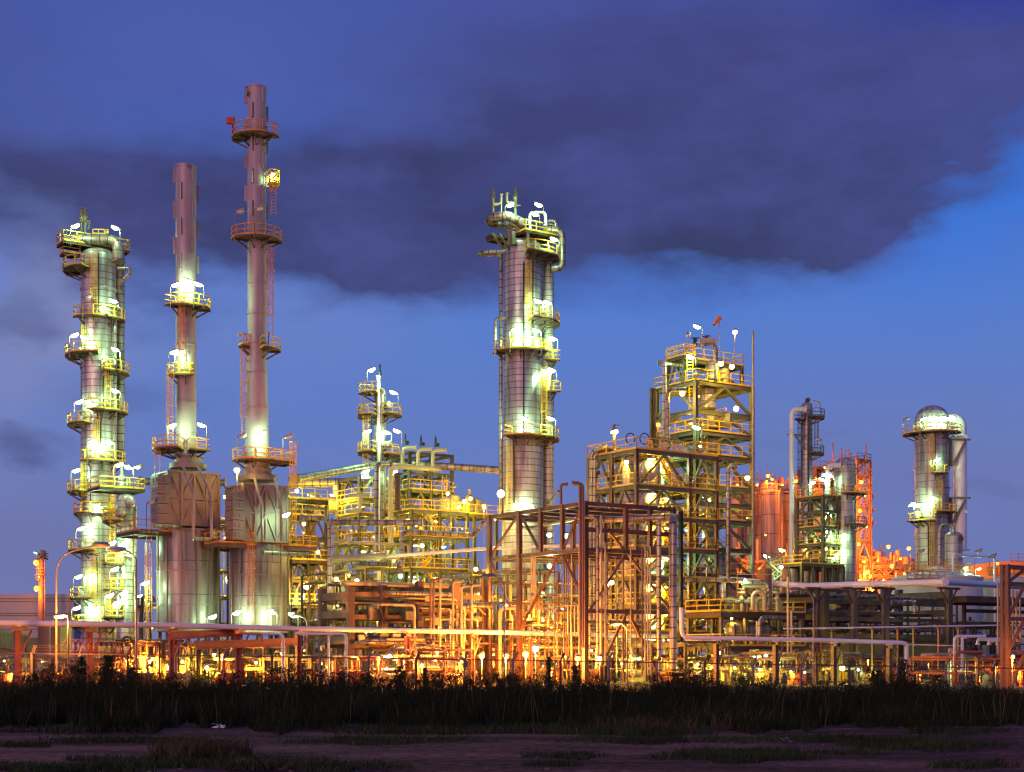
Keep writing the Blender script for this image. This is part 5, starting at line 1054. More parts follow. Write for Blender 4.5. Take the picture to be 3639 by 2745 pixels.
for i, px in enumerate((2896, 2960, 3104, 3194, 3250, 3339, 3409)):
    t = (px-2785)/835; D = 126+8*t; b = MB(); q = P(px, 2236-13*t, D); b.ibeam(Vector((q.x, q.y+.2, 0)), Vector((q.x, q.y+.2, q.z-.1)), .22, .22, .03, U); b.box(Vector((q.x, q.y, q.z-.12)), .5, .5, .08)
    tag(b.build('pipe_post', 'brown' if i in (3, 5) else 'grey', origin=Vector((q.x, q.y, 0))), '%s steel post carrying the thin white pipe line, %s from its left end' % ('reddish' if i in (3, 5) else 'grey', ['first', 'second', 'third', 'fourth', 'fifth', 'sixth', 'seventh'][i]), 'post', 'posts under the thin white pipe line')
# ================================================================== long white front pipe on its T supports
fp = [(0, 2215, 95), (600, 2223, 104), (1050, 2235, 112), (1750, 2247, 127), (2100, 2257, 137), (2400, 2262, 142)]
pts = [P(-140, 2213, 93)]+[P(*q) for q in fp]
b = MB(); b.tube(fillet(pts, .7), .205, 14)
for k in range(1, 14): q = pts[0]*(1-k/14)+pts[-2]*(k/14)
tag(b.build('white_pipeline', 'white', origin=pts[0]), 'very long white pipeline crossing the front from the left edge into the red-brown frame', 'pipe')
fp2 = [(2424, 2266, 119), (2900, 2275, 121), (3200, 2285, 122)]
pts = [P(2421, 2160, 119), P(*fp2[0]), P(*fp2[1]), P(*fp2[2]), P(3222, 2288, 122.2), P(3222, 2400, 122.2)]
b = MB(); b.tube(fillet(pts, .6), .185, 14); tag(b.build('white_pipeline', 'white', origin=pts[0]), 'long lilac white pipeline right of the red-brown frame, turning down at its right end', 'pipe')
b = MB(); b.tube([P(3225, 2291, 122), P(3420, 2296, 123), P(3420, 2332, 123), P(3555, 2337, 124)], .06, 8); tag(b.build('thin_pipeline', 'white', origin=P(3225, 2291, 122)), 'thin white line continuing right from where the lilac white pipeline turns down', 'pipe')
def fD(px):
    fp = globals()['fp'] if px < 2410 else globals()['fp2']
    for i in range(len(fp)-1):
        if fp[i][0] <= px <= fp[i+1][0]: t = (px-fp[i][0])/(fp[i+1][0]-fp[i][0]); return [fp[i][k]+t*(fp[i+1][k]-fp[i][k]) for k in (1, 2)]
    return list(fp[-1][1:])
ords = ['first', 'second', 'third', 'fourth', 'fifth', 'sixth', 'seventh', 'eighth', 'ninth', 'tenth', 'eleventh', 'twelfth']
for i, px in enumerate((62, 318, 610, 845, 1060, 1447, 1677, 1885, 2136, 2546, 2756, 2963, 3160)):
    yy, D = fD(px); q = P(px, yy, D); q.z -= .36; lab = ('left end' if px == 62 else ('under the far left tower' if px == 318 else ('below the left heater' if px == 610 else ('below the right heater' if px == 845 else ('right of the right heater' if px == 1060 else ('before the rusty concrete rack' if px == 1447 else ('just left of the red-brown frame' if px == 1677 else ('inside the red-brown frame' if px == 1885 else ('behind the corner post of the red-brown frame' if px == 2136 else ('under the equipment deck' if px == 2546 else ('right of the equipment deck' if px == 2756 else ('under the dark rack' if px == 2963 else 'near where the pipeline turns down'))))))))))))
    T = thing('pipeline_support', 'T-shaped steel support of the front pipeline, '+lab, 'pipe support', Vector((q.x, q.y, 0)), 'T supports of the front pipeline')
    m1 = 'red' if px < 1500 else ('brown' if px < 2700 else 'grey')
    b = MB(); b.ibeam(Vector((q.x, q.y, 0)), Vector((q.x, q.y, q.z-.1)), .36, .36, .04, U); b.build('post', m1, T)
    b = MB(); b.ibeam(q-V*.9+U*-.6, q+V*.9+U*.9, .3, .3, .04); b.beam(q+U*.9-Z*.1, Vector((q.x, q.y, q.z-2.2)), .12); b.build('bracket', m1, T); b = MB(); b.box(q+Z*.18, .5, .4, .1); b.build('saddle', 'white', T)
b = MB(); 
for (a, e, zz) in (((608, 2260, 103), (850, 2248, 109), 0), ((700, 2295, 104), (1058, 2280, 112), 0)): b.ibeam(P(*a), P(*e), .3, .55, .05)
tag(b.build('cross_girder', 'red', origin=P(608, 2260, 103)), 'red girders joining the supports below the two heaters', 'beam')
PT(P(850, 2252, 104), [('X', 931), ('Z', 2282)], .16, 'red', 'small red lit pipe stepping down right of the support below the right heater', n=8) 
PT(P(880, 2253, 106), [('X', 1006), ('g', .3)], .22, 'white', 'pink lit white pipe dropping to the ground right of the right heater', n=8)
PT(P(1050, 2253, 108), [('X', 1230), ('g', .3)], .2, 'white', 'thin pink lit pipe portal below the front pipeline', n=8)
PT(P(1060, 2254, 109), [('X', 1168), ('g', .3)], .16, 'white', 'inner thin pink lit drop pipe below the front pipeline', n=8)
# ================================================================== silos and the orange lit plant behind
for i, (px, yt, r_, D, lab) in enumerate([(2612, 1762, 33, 262, 'orange lit silo seen through the steel tower, leftmost of the row'), (2675, 1755, 33, 260, 'orange lit silo second from the left'), (2738, 1749, 34, 256, 'orange lit silo standing foremost in the row'), (2787, 1752, 27, 268, 'orange lit silo partly hidden behind the foremost one'), (2838, 1768, 27, 262, 'orange lit silo between the white riser and the slim grey column'), (2897, 1768, 25, 262, 'orange lit silo just right of the slim grey column')]):
    S = D/F; T = thing('silo', lab, 'silo', Vector((P(px, 0, D).x, D, 0)), 'row of storage silos'); c = P(px, 2400, D); c.z = 0; zt = ZZ(yt, D); b = MB()
    r = r_*S; b.lathe(c, [(r, 0), (r, zt-.25), (r+.1, zt-.25), (r+.1, zt), (r*.3, zt+.6), (0, zt+.65)], 32); b.build('silo_shell', 'silo', T)
    q = MB(); rail_mb(q, [c+Vector((math.cos(a)*r, math.sin(a)*r, zt)) for a in [2*math.pi*k/12 for k in range(12)]], 1.3, 1.5, closed=True, w=.1); q.build('railing', 'far', T)
    for k in range(5): b = MB(); a = rr.uniform(0, 6.28); p = c+Vector((math.cos(a)*r*.6, math.sin(a)*r*.6, zt)); b.tube(fillet([p, p+Z*rr.uniform(1.2, 2.6), p+Z*1.5+U*rr.uniform(-2, 2)], .4), .13, 6); b.build('vent_pipe', 'far', T)
PT(P(2778, 2000, 250), [('Z', 1732), ('X', 2764)], .5, 'far', 'red lit riser pipe bending onto the top of the foremost silo')
SB = thing('silo_top_gallery', 'cluttered steel gallery with orange lamps on top of the silo row', 'gallery', P(2600, 1740, 262))
for k in range(60):
    px = rr.uniform(2600, 2915); D = rr.uniform(258, 268); y0 = rr.uniform(1700, 1752); b = MB(); t = rr.random()
    if t < .4: b.beam(P(px, y0, D), P(px, y0-rr.uniform(14, 34), D), .16); nm = 'post'
    elif t < .8: b.beam(P(px, y0, D), P(px+rr.uniform(15, 60), y0, D), .18); nm = 'rail'
    else: b.lathe(P(px, y0, D), [(.5, 0), (.5, 1.2), (.2, 1.6)], 10); nm = 'vessel'
    b.build(nm, 'far', SB)
for px, h in ((2700, 1660), (2728, 1655), (2743, 1680), (2714, 1690)): b = MB(); b.beam(P(px, 1740, 262), P(px, h, 262), .08); b.build('antenna', 'far', SB)
b = MB(); b.box(P(2750, 1752, 263), 17, 3, .25); b.build('deck', 'far', SB)
for px, py, pw in ((2657, 1697, 0), (2729, 1689, 900), (2744, 1702, 500), (2723, 1714, 300), (2828, 1708, 900), (2690, 1722, 500), (2780, 1722, 600), (2620, 1722, 500)): globe(SB, px, py, 254, None, 'deep', pw*1.2, .34 if pw > 600 else .22)
for px, py, pw in ((2655, 1840, 1700), (2720, 1900, 2000), (2815, 1870, 2000)):
    o = globe(SB, px, py, 238 if px < 2800 else 245, None, 'deep', pw, .12)
# those low floods are added without masts, to light the silo shells
D = 262; c = P(3046, 2400, D); c.z = 0; LU = reach(c, U, 3092)
OT = thing('lattice_tower', 'orange lit steel lattice tower behind the hooked white pipe', 'steel frame', c); zs = [ZZ(q, D) for q in (1634, 1690, 1745, 1800, 1860, 1920, 1985)]
levels_frame(OT, c, [0, LU], [0, 7], zs, 'far', 'far', decks=(0, 1, 2, 3, 4, 5), rails='UVv', rm='far', cs=.5, bw=.3)
c2 = P(2895, 2400, D+8); c2.z = 0; levels_frame(OT, c2, [0, reach(c2, U, 2960), reach(c2, U, 3046)], [0, 4], [ZZ(q, D) for q in (1640, 1700, 1770, 1850, 1930)], 'far', 'far', decks=(0, 2, 3), rails='U', rm='far', cs=.5, bw=.3, braceV=False)
for k in range(5): b = MB(); px = (2960, 2990, 3002, 3016, 3077)[k]; b.beam(P(px, 1640, D), P(px, (1575, 1590, 1600, 1598, 1580)[k], D), .16); b.build('antenna', 'far', OT)
for q in (1762, 1810, 1857): b = MB(); b.beam(P(3090, q, D+3), P(3111, q, D+3), .3); b.beam(P(3108, q, D+3), P(3092, q+18, D+3), .2); b.build('outrigger', 'far', OT)
for px, py, pw in ((2899, 1700, 2500), (3061, 1711, 3000), (3055, 1813, 3000), (3052, 1932, 3000), (3075, 1760, 2000), (3078, 1870, 2500), (2930, 1660, 2000), (3020, 1690, 1500)): globe(OT, px, py, D-3, None, 'deep', pw*.8, .34 if pw > 2600 else .18)
D = 205; c = P(2925, 2400, D); c.z = 0
I3 = thing('steel_structure', 'dark steel frame full of pipes under the hooked white pipe', 'steel frame', c); zs = [ZZ(q, D) for q in (1762, 1812, 1870, 1932, 1986, 2014)]
levels_frame(I3, c, [0, reach(c, U, 2975), reach(c, U, 3030)], [0, 5], zs, 'grey', 'grey', decks=(0, 2, 3, 4), rails='UV', cs=.4, bw=.25)
levels_frame(I3, P(2850, 2400, D-4)-Z*P(2850, 2400, D-4).z, [0, 4.2, 8], [0, 5], [ZZ(2010, D)], 'grey', 'grey', decks=(0,), rails='UV', cs=.4)
for k in range(34):
    q = c+U*rr.uniform(.5, 5.5)+V*rr.uniform(.5, 4.5); q.z = rr.choice(zs[1:]); b = MB(); t = rr.random()
    if t < .5: b.tube(fillet([q, q+Z*rr.uniform(.8, 1.8), q+Z*1.2+U*rr.uniform(-2, 2)], .4), rr.uniform(.12, .3), 8); b.build('pipe', rr.choice(['cladp', 'cream']), I3)
    else: b.lathe(q, dome_prof(rr.uniform(.3, .6), 0, rr.uniform(.8, 1.6), .4), 12); b.build('vessel', rr.choice(['clad', 'cream']), I3)
for px, py, kd, pw in ((2948, 1823, 'cold', 500), (2940, 1890, 'cold', 700), (3000, 1900, 'cold', 500), (2935, 1950, 'sodium', 400), (2975, 1972, 'cold', 500), (3000, 1955, 'cold', 400)): globe(I3, px, py, D+1, None, kd, pw, .22)
b = MB(); pass
YL = thing('yard_lamp', 'yard lamp on a bent pole in front of the foremost silo', 'lamp post', P(2745, 2400, 200)-Z*P(2745, 2400, 200).z, 'yard lamps by the silos'); flood(YL, 2724, 1977, 200, 2400, 1, 'cold', 300, 1.)
YL = thing('yard_lamp', 'yard lamp with bright yellow head just left of the white riser', 'lamp post', P(2790, 2400, 200)-Z*P(2790, 2400, 200).z, 'yard lamps by the silos'); flood(YL, 2779, 1954, 200, 2400, 1, 'sodium', 900, 1.1)
# far orange plant behind
def farplant(lab, x0, x1, yt, yb, D, seed, n, lamps, kind='deep'):
    c = P(x0, 2400, D); c.z = 0; T = thing('process_unit', lab, 'process unit', c); r = random.Random(seed)
    nb = max(2, int((x1-x0)/45)); LU = reach(c, U, x1); zs = [ZZ(yt+(yb-yt)*k/4, D) for k in range(4)]
    levels_frame(T, c, [LU*i/nb for i in range(nb+1)], [0, 6], zs, 'far', 'far', decks=(1, 2, 3), rails='U', rm='far', cs=.35, bw=.2, braceV=False)
    for k in range(n):
        q = c+U*r.uniform(0, LU)+V*r.uniform(-1, 5); q.z = r.uniform(zs[-1]-1, zs[0]); t = r.random(); b = MB()
        if t < .35: b.tube([q, q+Z*r.uniform(1, 4)], r.uniform(.1, .3), 8); nm = 'pipe'
        elif t < .7: b.tube(fillet([q, q+U*r.uniform(1, 6), q+U*4-Z*1.5], .4), r.uniform(.1, .3), 8); nm = 'pipe'
        else: b.lathe(q, dome_prof(r.uniform(.3, .7), 0, r.uniform(.8, 2), .4), 12); nm = 'vessel'
        b.build(nm, r.choice(['far', 'cream', 'far']), T)
    for px, py, pw in lamps: globe(T, px, py, D-2, None, kind, pw*.8, .36 if pw > 2900 else .2)
    return T
farplant('orange glowing process unit left of the domed column', 3042, 3250, 1975, 2110, 265, 3, 90, [(3157, 1941, 3500), (3230, 1947, 3000), (3070, 1995, 3200), (3169, 2010, 3200), (3083, 2030, 3000), (3100, 2092, 3000), (3120, 1990, 2000), (3200, 1985, 2400), (3140, 2060, 2400), (3215, 2040, 2400), (3060, 2070, 1600), (3190, 2080, 1600)])
farplant('orange glowing steelwork at the foot of the silos', 2620, 2800, 1985, 2090, 240, 4, 50, [(2700, 2020, 1200), (2650, 2050, 1200), (2760, 2030, 1000)])
T = thing('stair_tower', 'green lit stairway left of the tall white riser', 'stairs', P(2735, 2400, 195)-Z*P(2735, 2400, 195).z)
for k in range(3): a = P(2725+k*4, 2075-k*36, 195); e = P(2772, 2040-k*36+2, 196); stair(T, a if k % 2 == 0 else Vector((e.x, e.y, a.z)), e if k % 2 == 0 else Vector((a.x, a.y, e.z)), .8, 'cream')
b = MB(); 
for px in (2728, 2775): p = P(px, 2400, 196); b.beam(Vector((p.x, p.y, 0)), Vector((p.x, p.y, ZZ(1975, 196))), .2)
b.build('post', 'cream', T); globe(T, 2776, 2014, 194, None, 'cold', 400, .25)
# far left column, building, tank, shed
D = 330; S = D/F; FL = thing('distillation_column', 'small distant orange lit column at the far left', 'column', (P(146, 0, D).x, D, 0)); vessel(FL, 'shell', 145, 10, D, 1975, 2400, 'far', .3, (), 20)
vessel(FL, 'side_pipe', 159, 2.2, D, 1995, 2400, 'far', .3)
for q, x0, x1 in ((1988, 125, 171), (2022, 128, 146), (2043, 128, 163), (2062, 126, 146)): arc_platform(FL, 145, D, q, x0, x1, 10*S, None, 'far', 'far', brackets=False, h=1.3)
b = MB(); [b.beam(P(px, 1988, D), P(px, q, D), .3) for px, q in ((140, 1965), (150, 1960), (161, 1958))]; b.tube(fillet([P(145, 1970, D), P(145, 1960, D), P(156, 1960, D), P(156, 1990, D)], .8), .35, 8); b.build('top_piping', 'far', FL)
for px, py, pw in ((128, 1999, 3000), (130, 2091, 3000), (138, 2050, 1500)): globe(FL, px, py, D-3, None, 'deep', pw, .6 if pw > 2000 else .2)
flood(FL, 125, 1965, D-2, 1988, 1, 'cold', 60, .8)
b = MB(); a = P(-60, 2112, 340); b.box8(Vector((P(100, 0, 340).x, 352, ZZ(2112, 340)/2)), Vector((P(262, 0, 340).x-P(100, 0, 340).x, 0, 0)), Vector((0, 12, 0)), Z*ZZ(2112, 340)/2)
WB = thing('warehouse', 'long pale grey warehouse with flat roof at the far left', 'building', Vector((P(100, 0, 340).x, 340, 0))); b.build('wall', 'paleblue', WB)
for q in (2128, 2138, 2180, 2188, 2236): b = MB(); b.beam(P(-60, q, 339.9), P(262, q, 339.9), .12, .16); b.build('seam', 'grey', WB)
TB = thing('storage_tank', 'ochre brown storage tank at the left behind the fence', 'tank', Vector((P(194, 0, 150).x, 150, 0))); b = MB(); c = P(194, 2400, 150); c.z = 0; r = 57*150/F; b.lathe(c, [(r, 0), (r, ZZ(2224, 150)), (0, ZZ(2215, 150))], 40); b.build('tank_shell', 'tankbrown', TB)
for px in (177, 217): b = MB(); b.beam(P(px, 2224, 150-r), P(px, 2390, 150-r), .16); b.build('drain_pipe', 'cream', TB)
SH = thing('shed', 'low olive metal shed with sloping eave behind the fence at left', 'building', P(80, 2400, 165)-Z*P(80, 2400, 165).z); c = P(-60, 2400, 165); c.z = 0
b = MB(); zr = ZZ(2235, 165); ze = ZZ(2268, 172); k = len(b.v); e1 = P(-60, 2232, 165); e2 = P(130, 2262, 170)
b.box8(Vector(((e1.x+e2.x)/2, 171, (ze)/2)), Vector(((e2.x-e1.x)/2, 0, 0)), Vector((0, 4, 0)), Z*ze/2); b.build('wall', 'shed', SH)
b = MB(); 
for t in range(24): f_ = t/24; p = e1*(1-f_)+e2*f_; b.beam(Vector((p.x, 166, p.z)), Vector((p.x, 166, max(1, p.z-1.9))), .22, .12)
b.beam(Vector((e1.x, 166.3, e1.z-.8)), Vector((e2.x, 166.3, e2.z-.8)), .15, 1.9); b.build('fascia', 'shed', SH)
# salmon building and red lattice frame at the right edge
SBU = thing('building', 'orange lit flat building at the far right edge behind the tank', 'building', P(3590, 2400, 235)-Z*P(3590, 2400, 235).z); c = P(3537, 2400, 235); c.z = 0
b = MB(); h = ZZ(1995, 235); b.box8(Vector((c.x+5, c.y+6, h/2)), Vector((5, .6, 0)), Vector((-.6, 5, 0)), Z*h/2); b.build('wall', 'salmon', SBU)
q = MB(); rail_mb(q, [Vector((c.x+3, c.y+1.5, h)), Vector((c.x+10, c.y+1.5, h))], 1.3, 1.2, w=.1); q.build('railing', 'far', SBU)
for px, pw in ((3545, 700), (3600, 2500), (3632, 1200)): globe(SBU, px, 2000 if px < 3550 else 2060, 228, None, 'deep', pw, .25)
D = 100; c = P(3582, 2400, D); c.z = 0; RL = thing('steel_lattice', 'red lit steel lattice frame cut off by the right edge', 'steel frame', c)
levels_frame(RL, c, [0, 3.4], [0, .45], [ZZ(q, D) for q in (2006, 2066, 2190, 2310)], 'brown', 'brown', cs=.24, bw=.17, hb=.26)
for k in range(7): pipe(RL, c+U*(.5+k*.4)+V*1.2+Z*(ZZ(2070, D)-.1*k), [('g', 2.5+.2*k), ('u', .6)], .14, 'cream', n=8)
globe(RL, 3600, 2330, D-2.4, 2430, 'amber', 900, .12)
for k, (st, mv, lab) in enumerate([(P(3392, 2380, 112), [('Z', 2262), ('X', 3500)], 'red lit pipe portal left of the red lattice frame'), (P(3420, 2380, 112), [('Z', 2264), ('X', 3432)], 'short inner red lit riser of the portal'), (P(3395, 2400, 110), [('Z', 2318), ('X', 3490)], 'red low pipe beside the lattice frame'), (P(3475, 2290, 114), [('Z', 2272), ('X', 3555)], 'white pipe leading into the red lattice frame'), (P(3515, 2290, 113), [('Z', 2278), ('X', 3545), ('Z', 2290)], 'small white pipe hoop left of the lattice frame')]): PT(st, mv, .24, 'red' if k == 2 else 'white', lab, n=8)  # only the low pipe takes the red base colour
# ================================================================== equipment deck right of the steel tower
D = 136; c = P(2562, 2400, D); c.z = 0; LU = reach(c, U, 2862)
ED = thing('equipment_deck', 'rust-brown equipment deck with valves and a horizontal drum, right of the steel tower', 'platform', c); z1, z2 = ZZ(2172, D), ZZ(2296, D)
rect_platform(ED, Vector((c.x, c.y, 0)), LU, 5, z1, 'yellow', 'rust', 'UVv', thick=.5); rect_platform(ED, Vector((c.x, c.y, 0)), LU, 5, z2, 'yellow', 'rust', 'UVv', thick=.4)
for t in (.02, .3, .7, .97):
    for vv in (.2, 4.8): b = MB(); p = c+U*LU*t+V*vv; b.ibeam(p, p+Z*(z1-.6), .32, .32, .04, U); b.build('post', 'grey', ED)
b = MB(); q = c+U*LU*.42+V*1.2; capsule(b, Vector((q.x, q.y, z2+1.5)), .78, 4.6, U); b.build('drum', 'cladp', ED)
pipe(ED, P(2700, 2260, D-1), [('Z', 2195), ('U', 2830), ('v', 1)], .42, 'cladp', n=10); b = MB(); b.box(P(2695, 2240, D-.5), .4, .4, 1.6); b.build('cabinet', 'tankwhite', ED)
pipe(ED, P(2440, 2062, D), [('X', 2640)], .36, 'cladp', n=10); pipe(ED, P(2638, 2070, D+1), [('X', 2732), ('Z', 2168)], .42, 'cladp'); pipe(ED, P(2640, 2085, D+2), [('X', 2720)], .32, 'cream')
pipe(ED, P(2675, 2165, D), [('Z', 2106), ('X', 2716), ('Z', 2165)], .4, 'cream'); pipe(ED, P(2572, 2070, D+1), [('Z', 2140), ('X', 2590), ('X', 2680)], .4, 'cladp')
b = MB(); q = c+U*LU*.78+V*3; b.lathe(Vector((q.x, q.y, z1)), [(.62, 0), (.62, ZZ(2005, D)-z1)], 18); b.build('tall_pillar', 'tankbrown', ED)
for px, q_ in ((2635, 2100), (2762, 2100), (2718, 2100)): b = MB(); p = P(px, q_, D+1); b.lathe(Vector((p.x, p.y, z1)), [(.18, 0), (.18, 1), (.3, 1.1), (.14, 1.5), (.4, 1.7), (.4, 1.85)], 10); wheel(b, Vector((p.x, p.y, z1+2.1)), .3); b.build('valve', 'cream', ED)
for px in (2580, 2610, 2655, 2690, 2740): b = MB(); p = P(px, 2160, D+1.5); b.tube(fillet([Vector((p.x, p.y, z1)), Vector((p.x, p.y, z1+1.2)), Vector((p.x+.9, p.y, z1+1.2)), Vector((p.x+.9, p.y, z1))], .3), .14, 8); b.build('pipe', 'cream', ED)
pipe(ED, P(2620, 2120, D-.6), [('Z', 2042), ('X', 2745), ('Z', 2120)], .08, 'cream', n=6); globe(ED, 2646, 2062, D, None, 'cold', 250, .2)
for px in (2800, 2812): pipe(ED, P(px, 2420, D-.6), [('Z', 2050 if px < 2805 else 2170)], .22, 'cream', n=8)
globe(ED, 2600, 2195, D+2, None, 'sodium', 200, .12)
# ================================================================== low pipework behind the fence, modules of posts, pipes, pumps and drums
def manifold(i, x0, x1, D, zt, pal, seed, lamps, lab, dens=1., drum=False, pump=True, name='pipe_manifold', dp=4.5, lv=None, mats=None):
    r = random.Random(seed); c = P(x0, 2400, D); c.z = 0; T = thing(name, lab, 'pipework', c); L = reach(c, U, x1); mats = mats or ['cladp', 'cream', 'brown', 'rust', 'grey']
    lv = lv or [1.1, 2.2, 3.4]; lv = [z for z in lv if z < zt]
    k = max(2, int(L/3.5)); zt = zt*(r.uniform(.6, .95) if name == 'pipe_manifold' else r.uniform(.8, 1.1))
    for a in range(k+1):
        for vv in (0, dp):
            b = MB(); p = c+U*L*a/k+V*vv; b.ibeam(p, p+Z*zt, .2, .2, .03, U); b.build('post', pal, T)
        for z_ in lv+[zt]: b = MB(); p = c+U*L*a/k+Z*z_; b.beam(p+V*.1, p+V*(dp-.1), .12, .2); b.build('cross_beam', pal, T)
    for z_ in lv+[zt]:
        for vv in [.35+j*(dp-.7)/5 for j in range(6)]:
            if r.random() < .72*dens:
                d_ = r.choice([.08, .11, .16, .22, .3]); a0 = r.uniform(0, .25)*L; a1 = r.uniform(.6, 1.)*L; p = c+U*a0+V*vv+Z*(z_+.1+d_/2); q = c+U*a1+V*vv+Z*(z_+.1+d_/2); pts = [p, q]
                if r.random() < .5: pts.append(Vector((q.x, q.y, r.uniform(.2, z_))))
                if r.random() < .35: pts.insert(0, Vector((p.x, p.y, r.uniform(.2, z_))))
                b = MB(); b.tube(fillet(pts, .3, 4), d_/2, 8); b.build('pipe', r.choice(mats), T)
    for _ in range(int(L*1.1*dens)):
        p = c+U*r.uniform(0, L)+V*r.uniform(-.8, dp); d_ = r.choice([.07, .1, .14, .2]); h = r.uniform(1.2, zt+.5); pts = [p, p+Z*h]
        if r.random() < .5: pts += [p+Z*h+U*r.uniform(.4, 1.4)]; 
        if len(pts) == 3 and r.random() < .5: pts += [Vector((pts[2].x, pts[2].y, .3))]
        b = MB(); b.tube(fillet(pts, .25, 4), d_/2, 8); b.build('riser', r.choice(mats), T)
    for _ in range(int(L*1.3*dens)):
        p = c+U*r.uniform(0, L)+V*r.uniform(-.5, dp); t = r.random(); h = r.uniform(.5, zt+.2); b = MB()
        if t < .4: b.beam(p+Z*h, p+Z*h+(U if r.random() < .6 else V)*r.uniform(.8, 3), .07, .1); nm = 'strut'
        elif t < .6: b.box(p+Z*r.uniform(.5, 1.3), r.uniform(.3, .9), r.uniform(.2, .6), r.uniform(.5, 1.5), U); nm = 'junction_box'
        elif t < .8: rail_mb(b, [p+Z*h, p+Z*h+U*r.uniform(1.5, 3.5)], 1., 1., False, .05); nm = 'railing'
        else: b.beam(p, p+Z*(h+.9), .09); b.lathe(p+Z*(h+.6), [(.08, 0), (.2, .1), (.2, .4), (.08, .5)], 8); nm = 'standpipe'
        b.build(nm, r.choice(['grey', 'rust', 'cream', 'yellow'] if nm != 'railing' else ['yellow', 'orange']), T)
    if pump:
        for _ in range(max(1, int(L/4))):
            p = c+U*r.uniform(.5, L-.5)+V*r.uniform(-1.5, .2); b = MB(); b.box(p+Z*.2, 1.6, .7, .4, U); b.lathe(p+Z*.75-U*.6, [(.2, 0), (.32, .05), (.32, .8), (.2, .85), (.12, 1.1)], 12, U); b.lathe(p+Z*.75+U*.6, [(.4, -.18), (.4, .18)], 12, V); b.tube([p+Z*.9+U*.6, p+Z*2+U*.6], .09, 8); b.build('pump', r.choice(['grey', 'red', 'cream']), T)
            p = c+U*r.uniform(.5, L-.5)+V*r.uniform(-1.2, .2); b = MB(); b.tube([p, p+Z*1.2], .1, 8); wheel(b, p+Z*1.5, .28, Vector((0, 1, 0)) if r.random() < .5 else None); b.lathe(p+Z*.8, [(.1, 0), (.24, .05), (.24, .3), (.1, .35)], 10); b.build('valve', r.choice(['red', 'grey', 'black']), T)
    if drum:
        q = c+U*L*.5+V*1.2; b = MB(); capsule(b, q+Z*1.5, drum, L*.62, U, 18); b.build('drum', 'cladp', T)
        for t in (.3, .7): b = MB(); b.box(c+U*L*t+V*1.2+Z*.5, .4, 1.2, 1., U); b.build('saddle', 'conc', T)
    for (px, py, kd, pw, rad) in lamps: globe(T, px, py+r.uniform(-8, 14), D+r.uniform(-1, 3), 2425 if r.random() < .2 else None, kd, pw*r.uniform(.7, 1.6), rad*r.uniform(.7, 1.1))
    return T
zt = 3.6
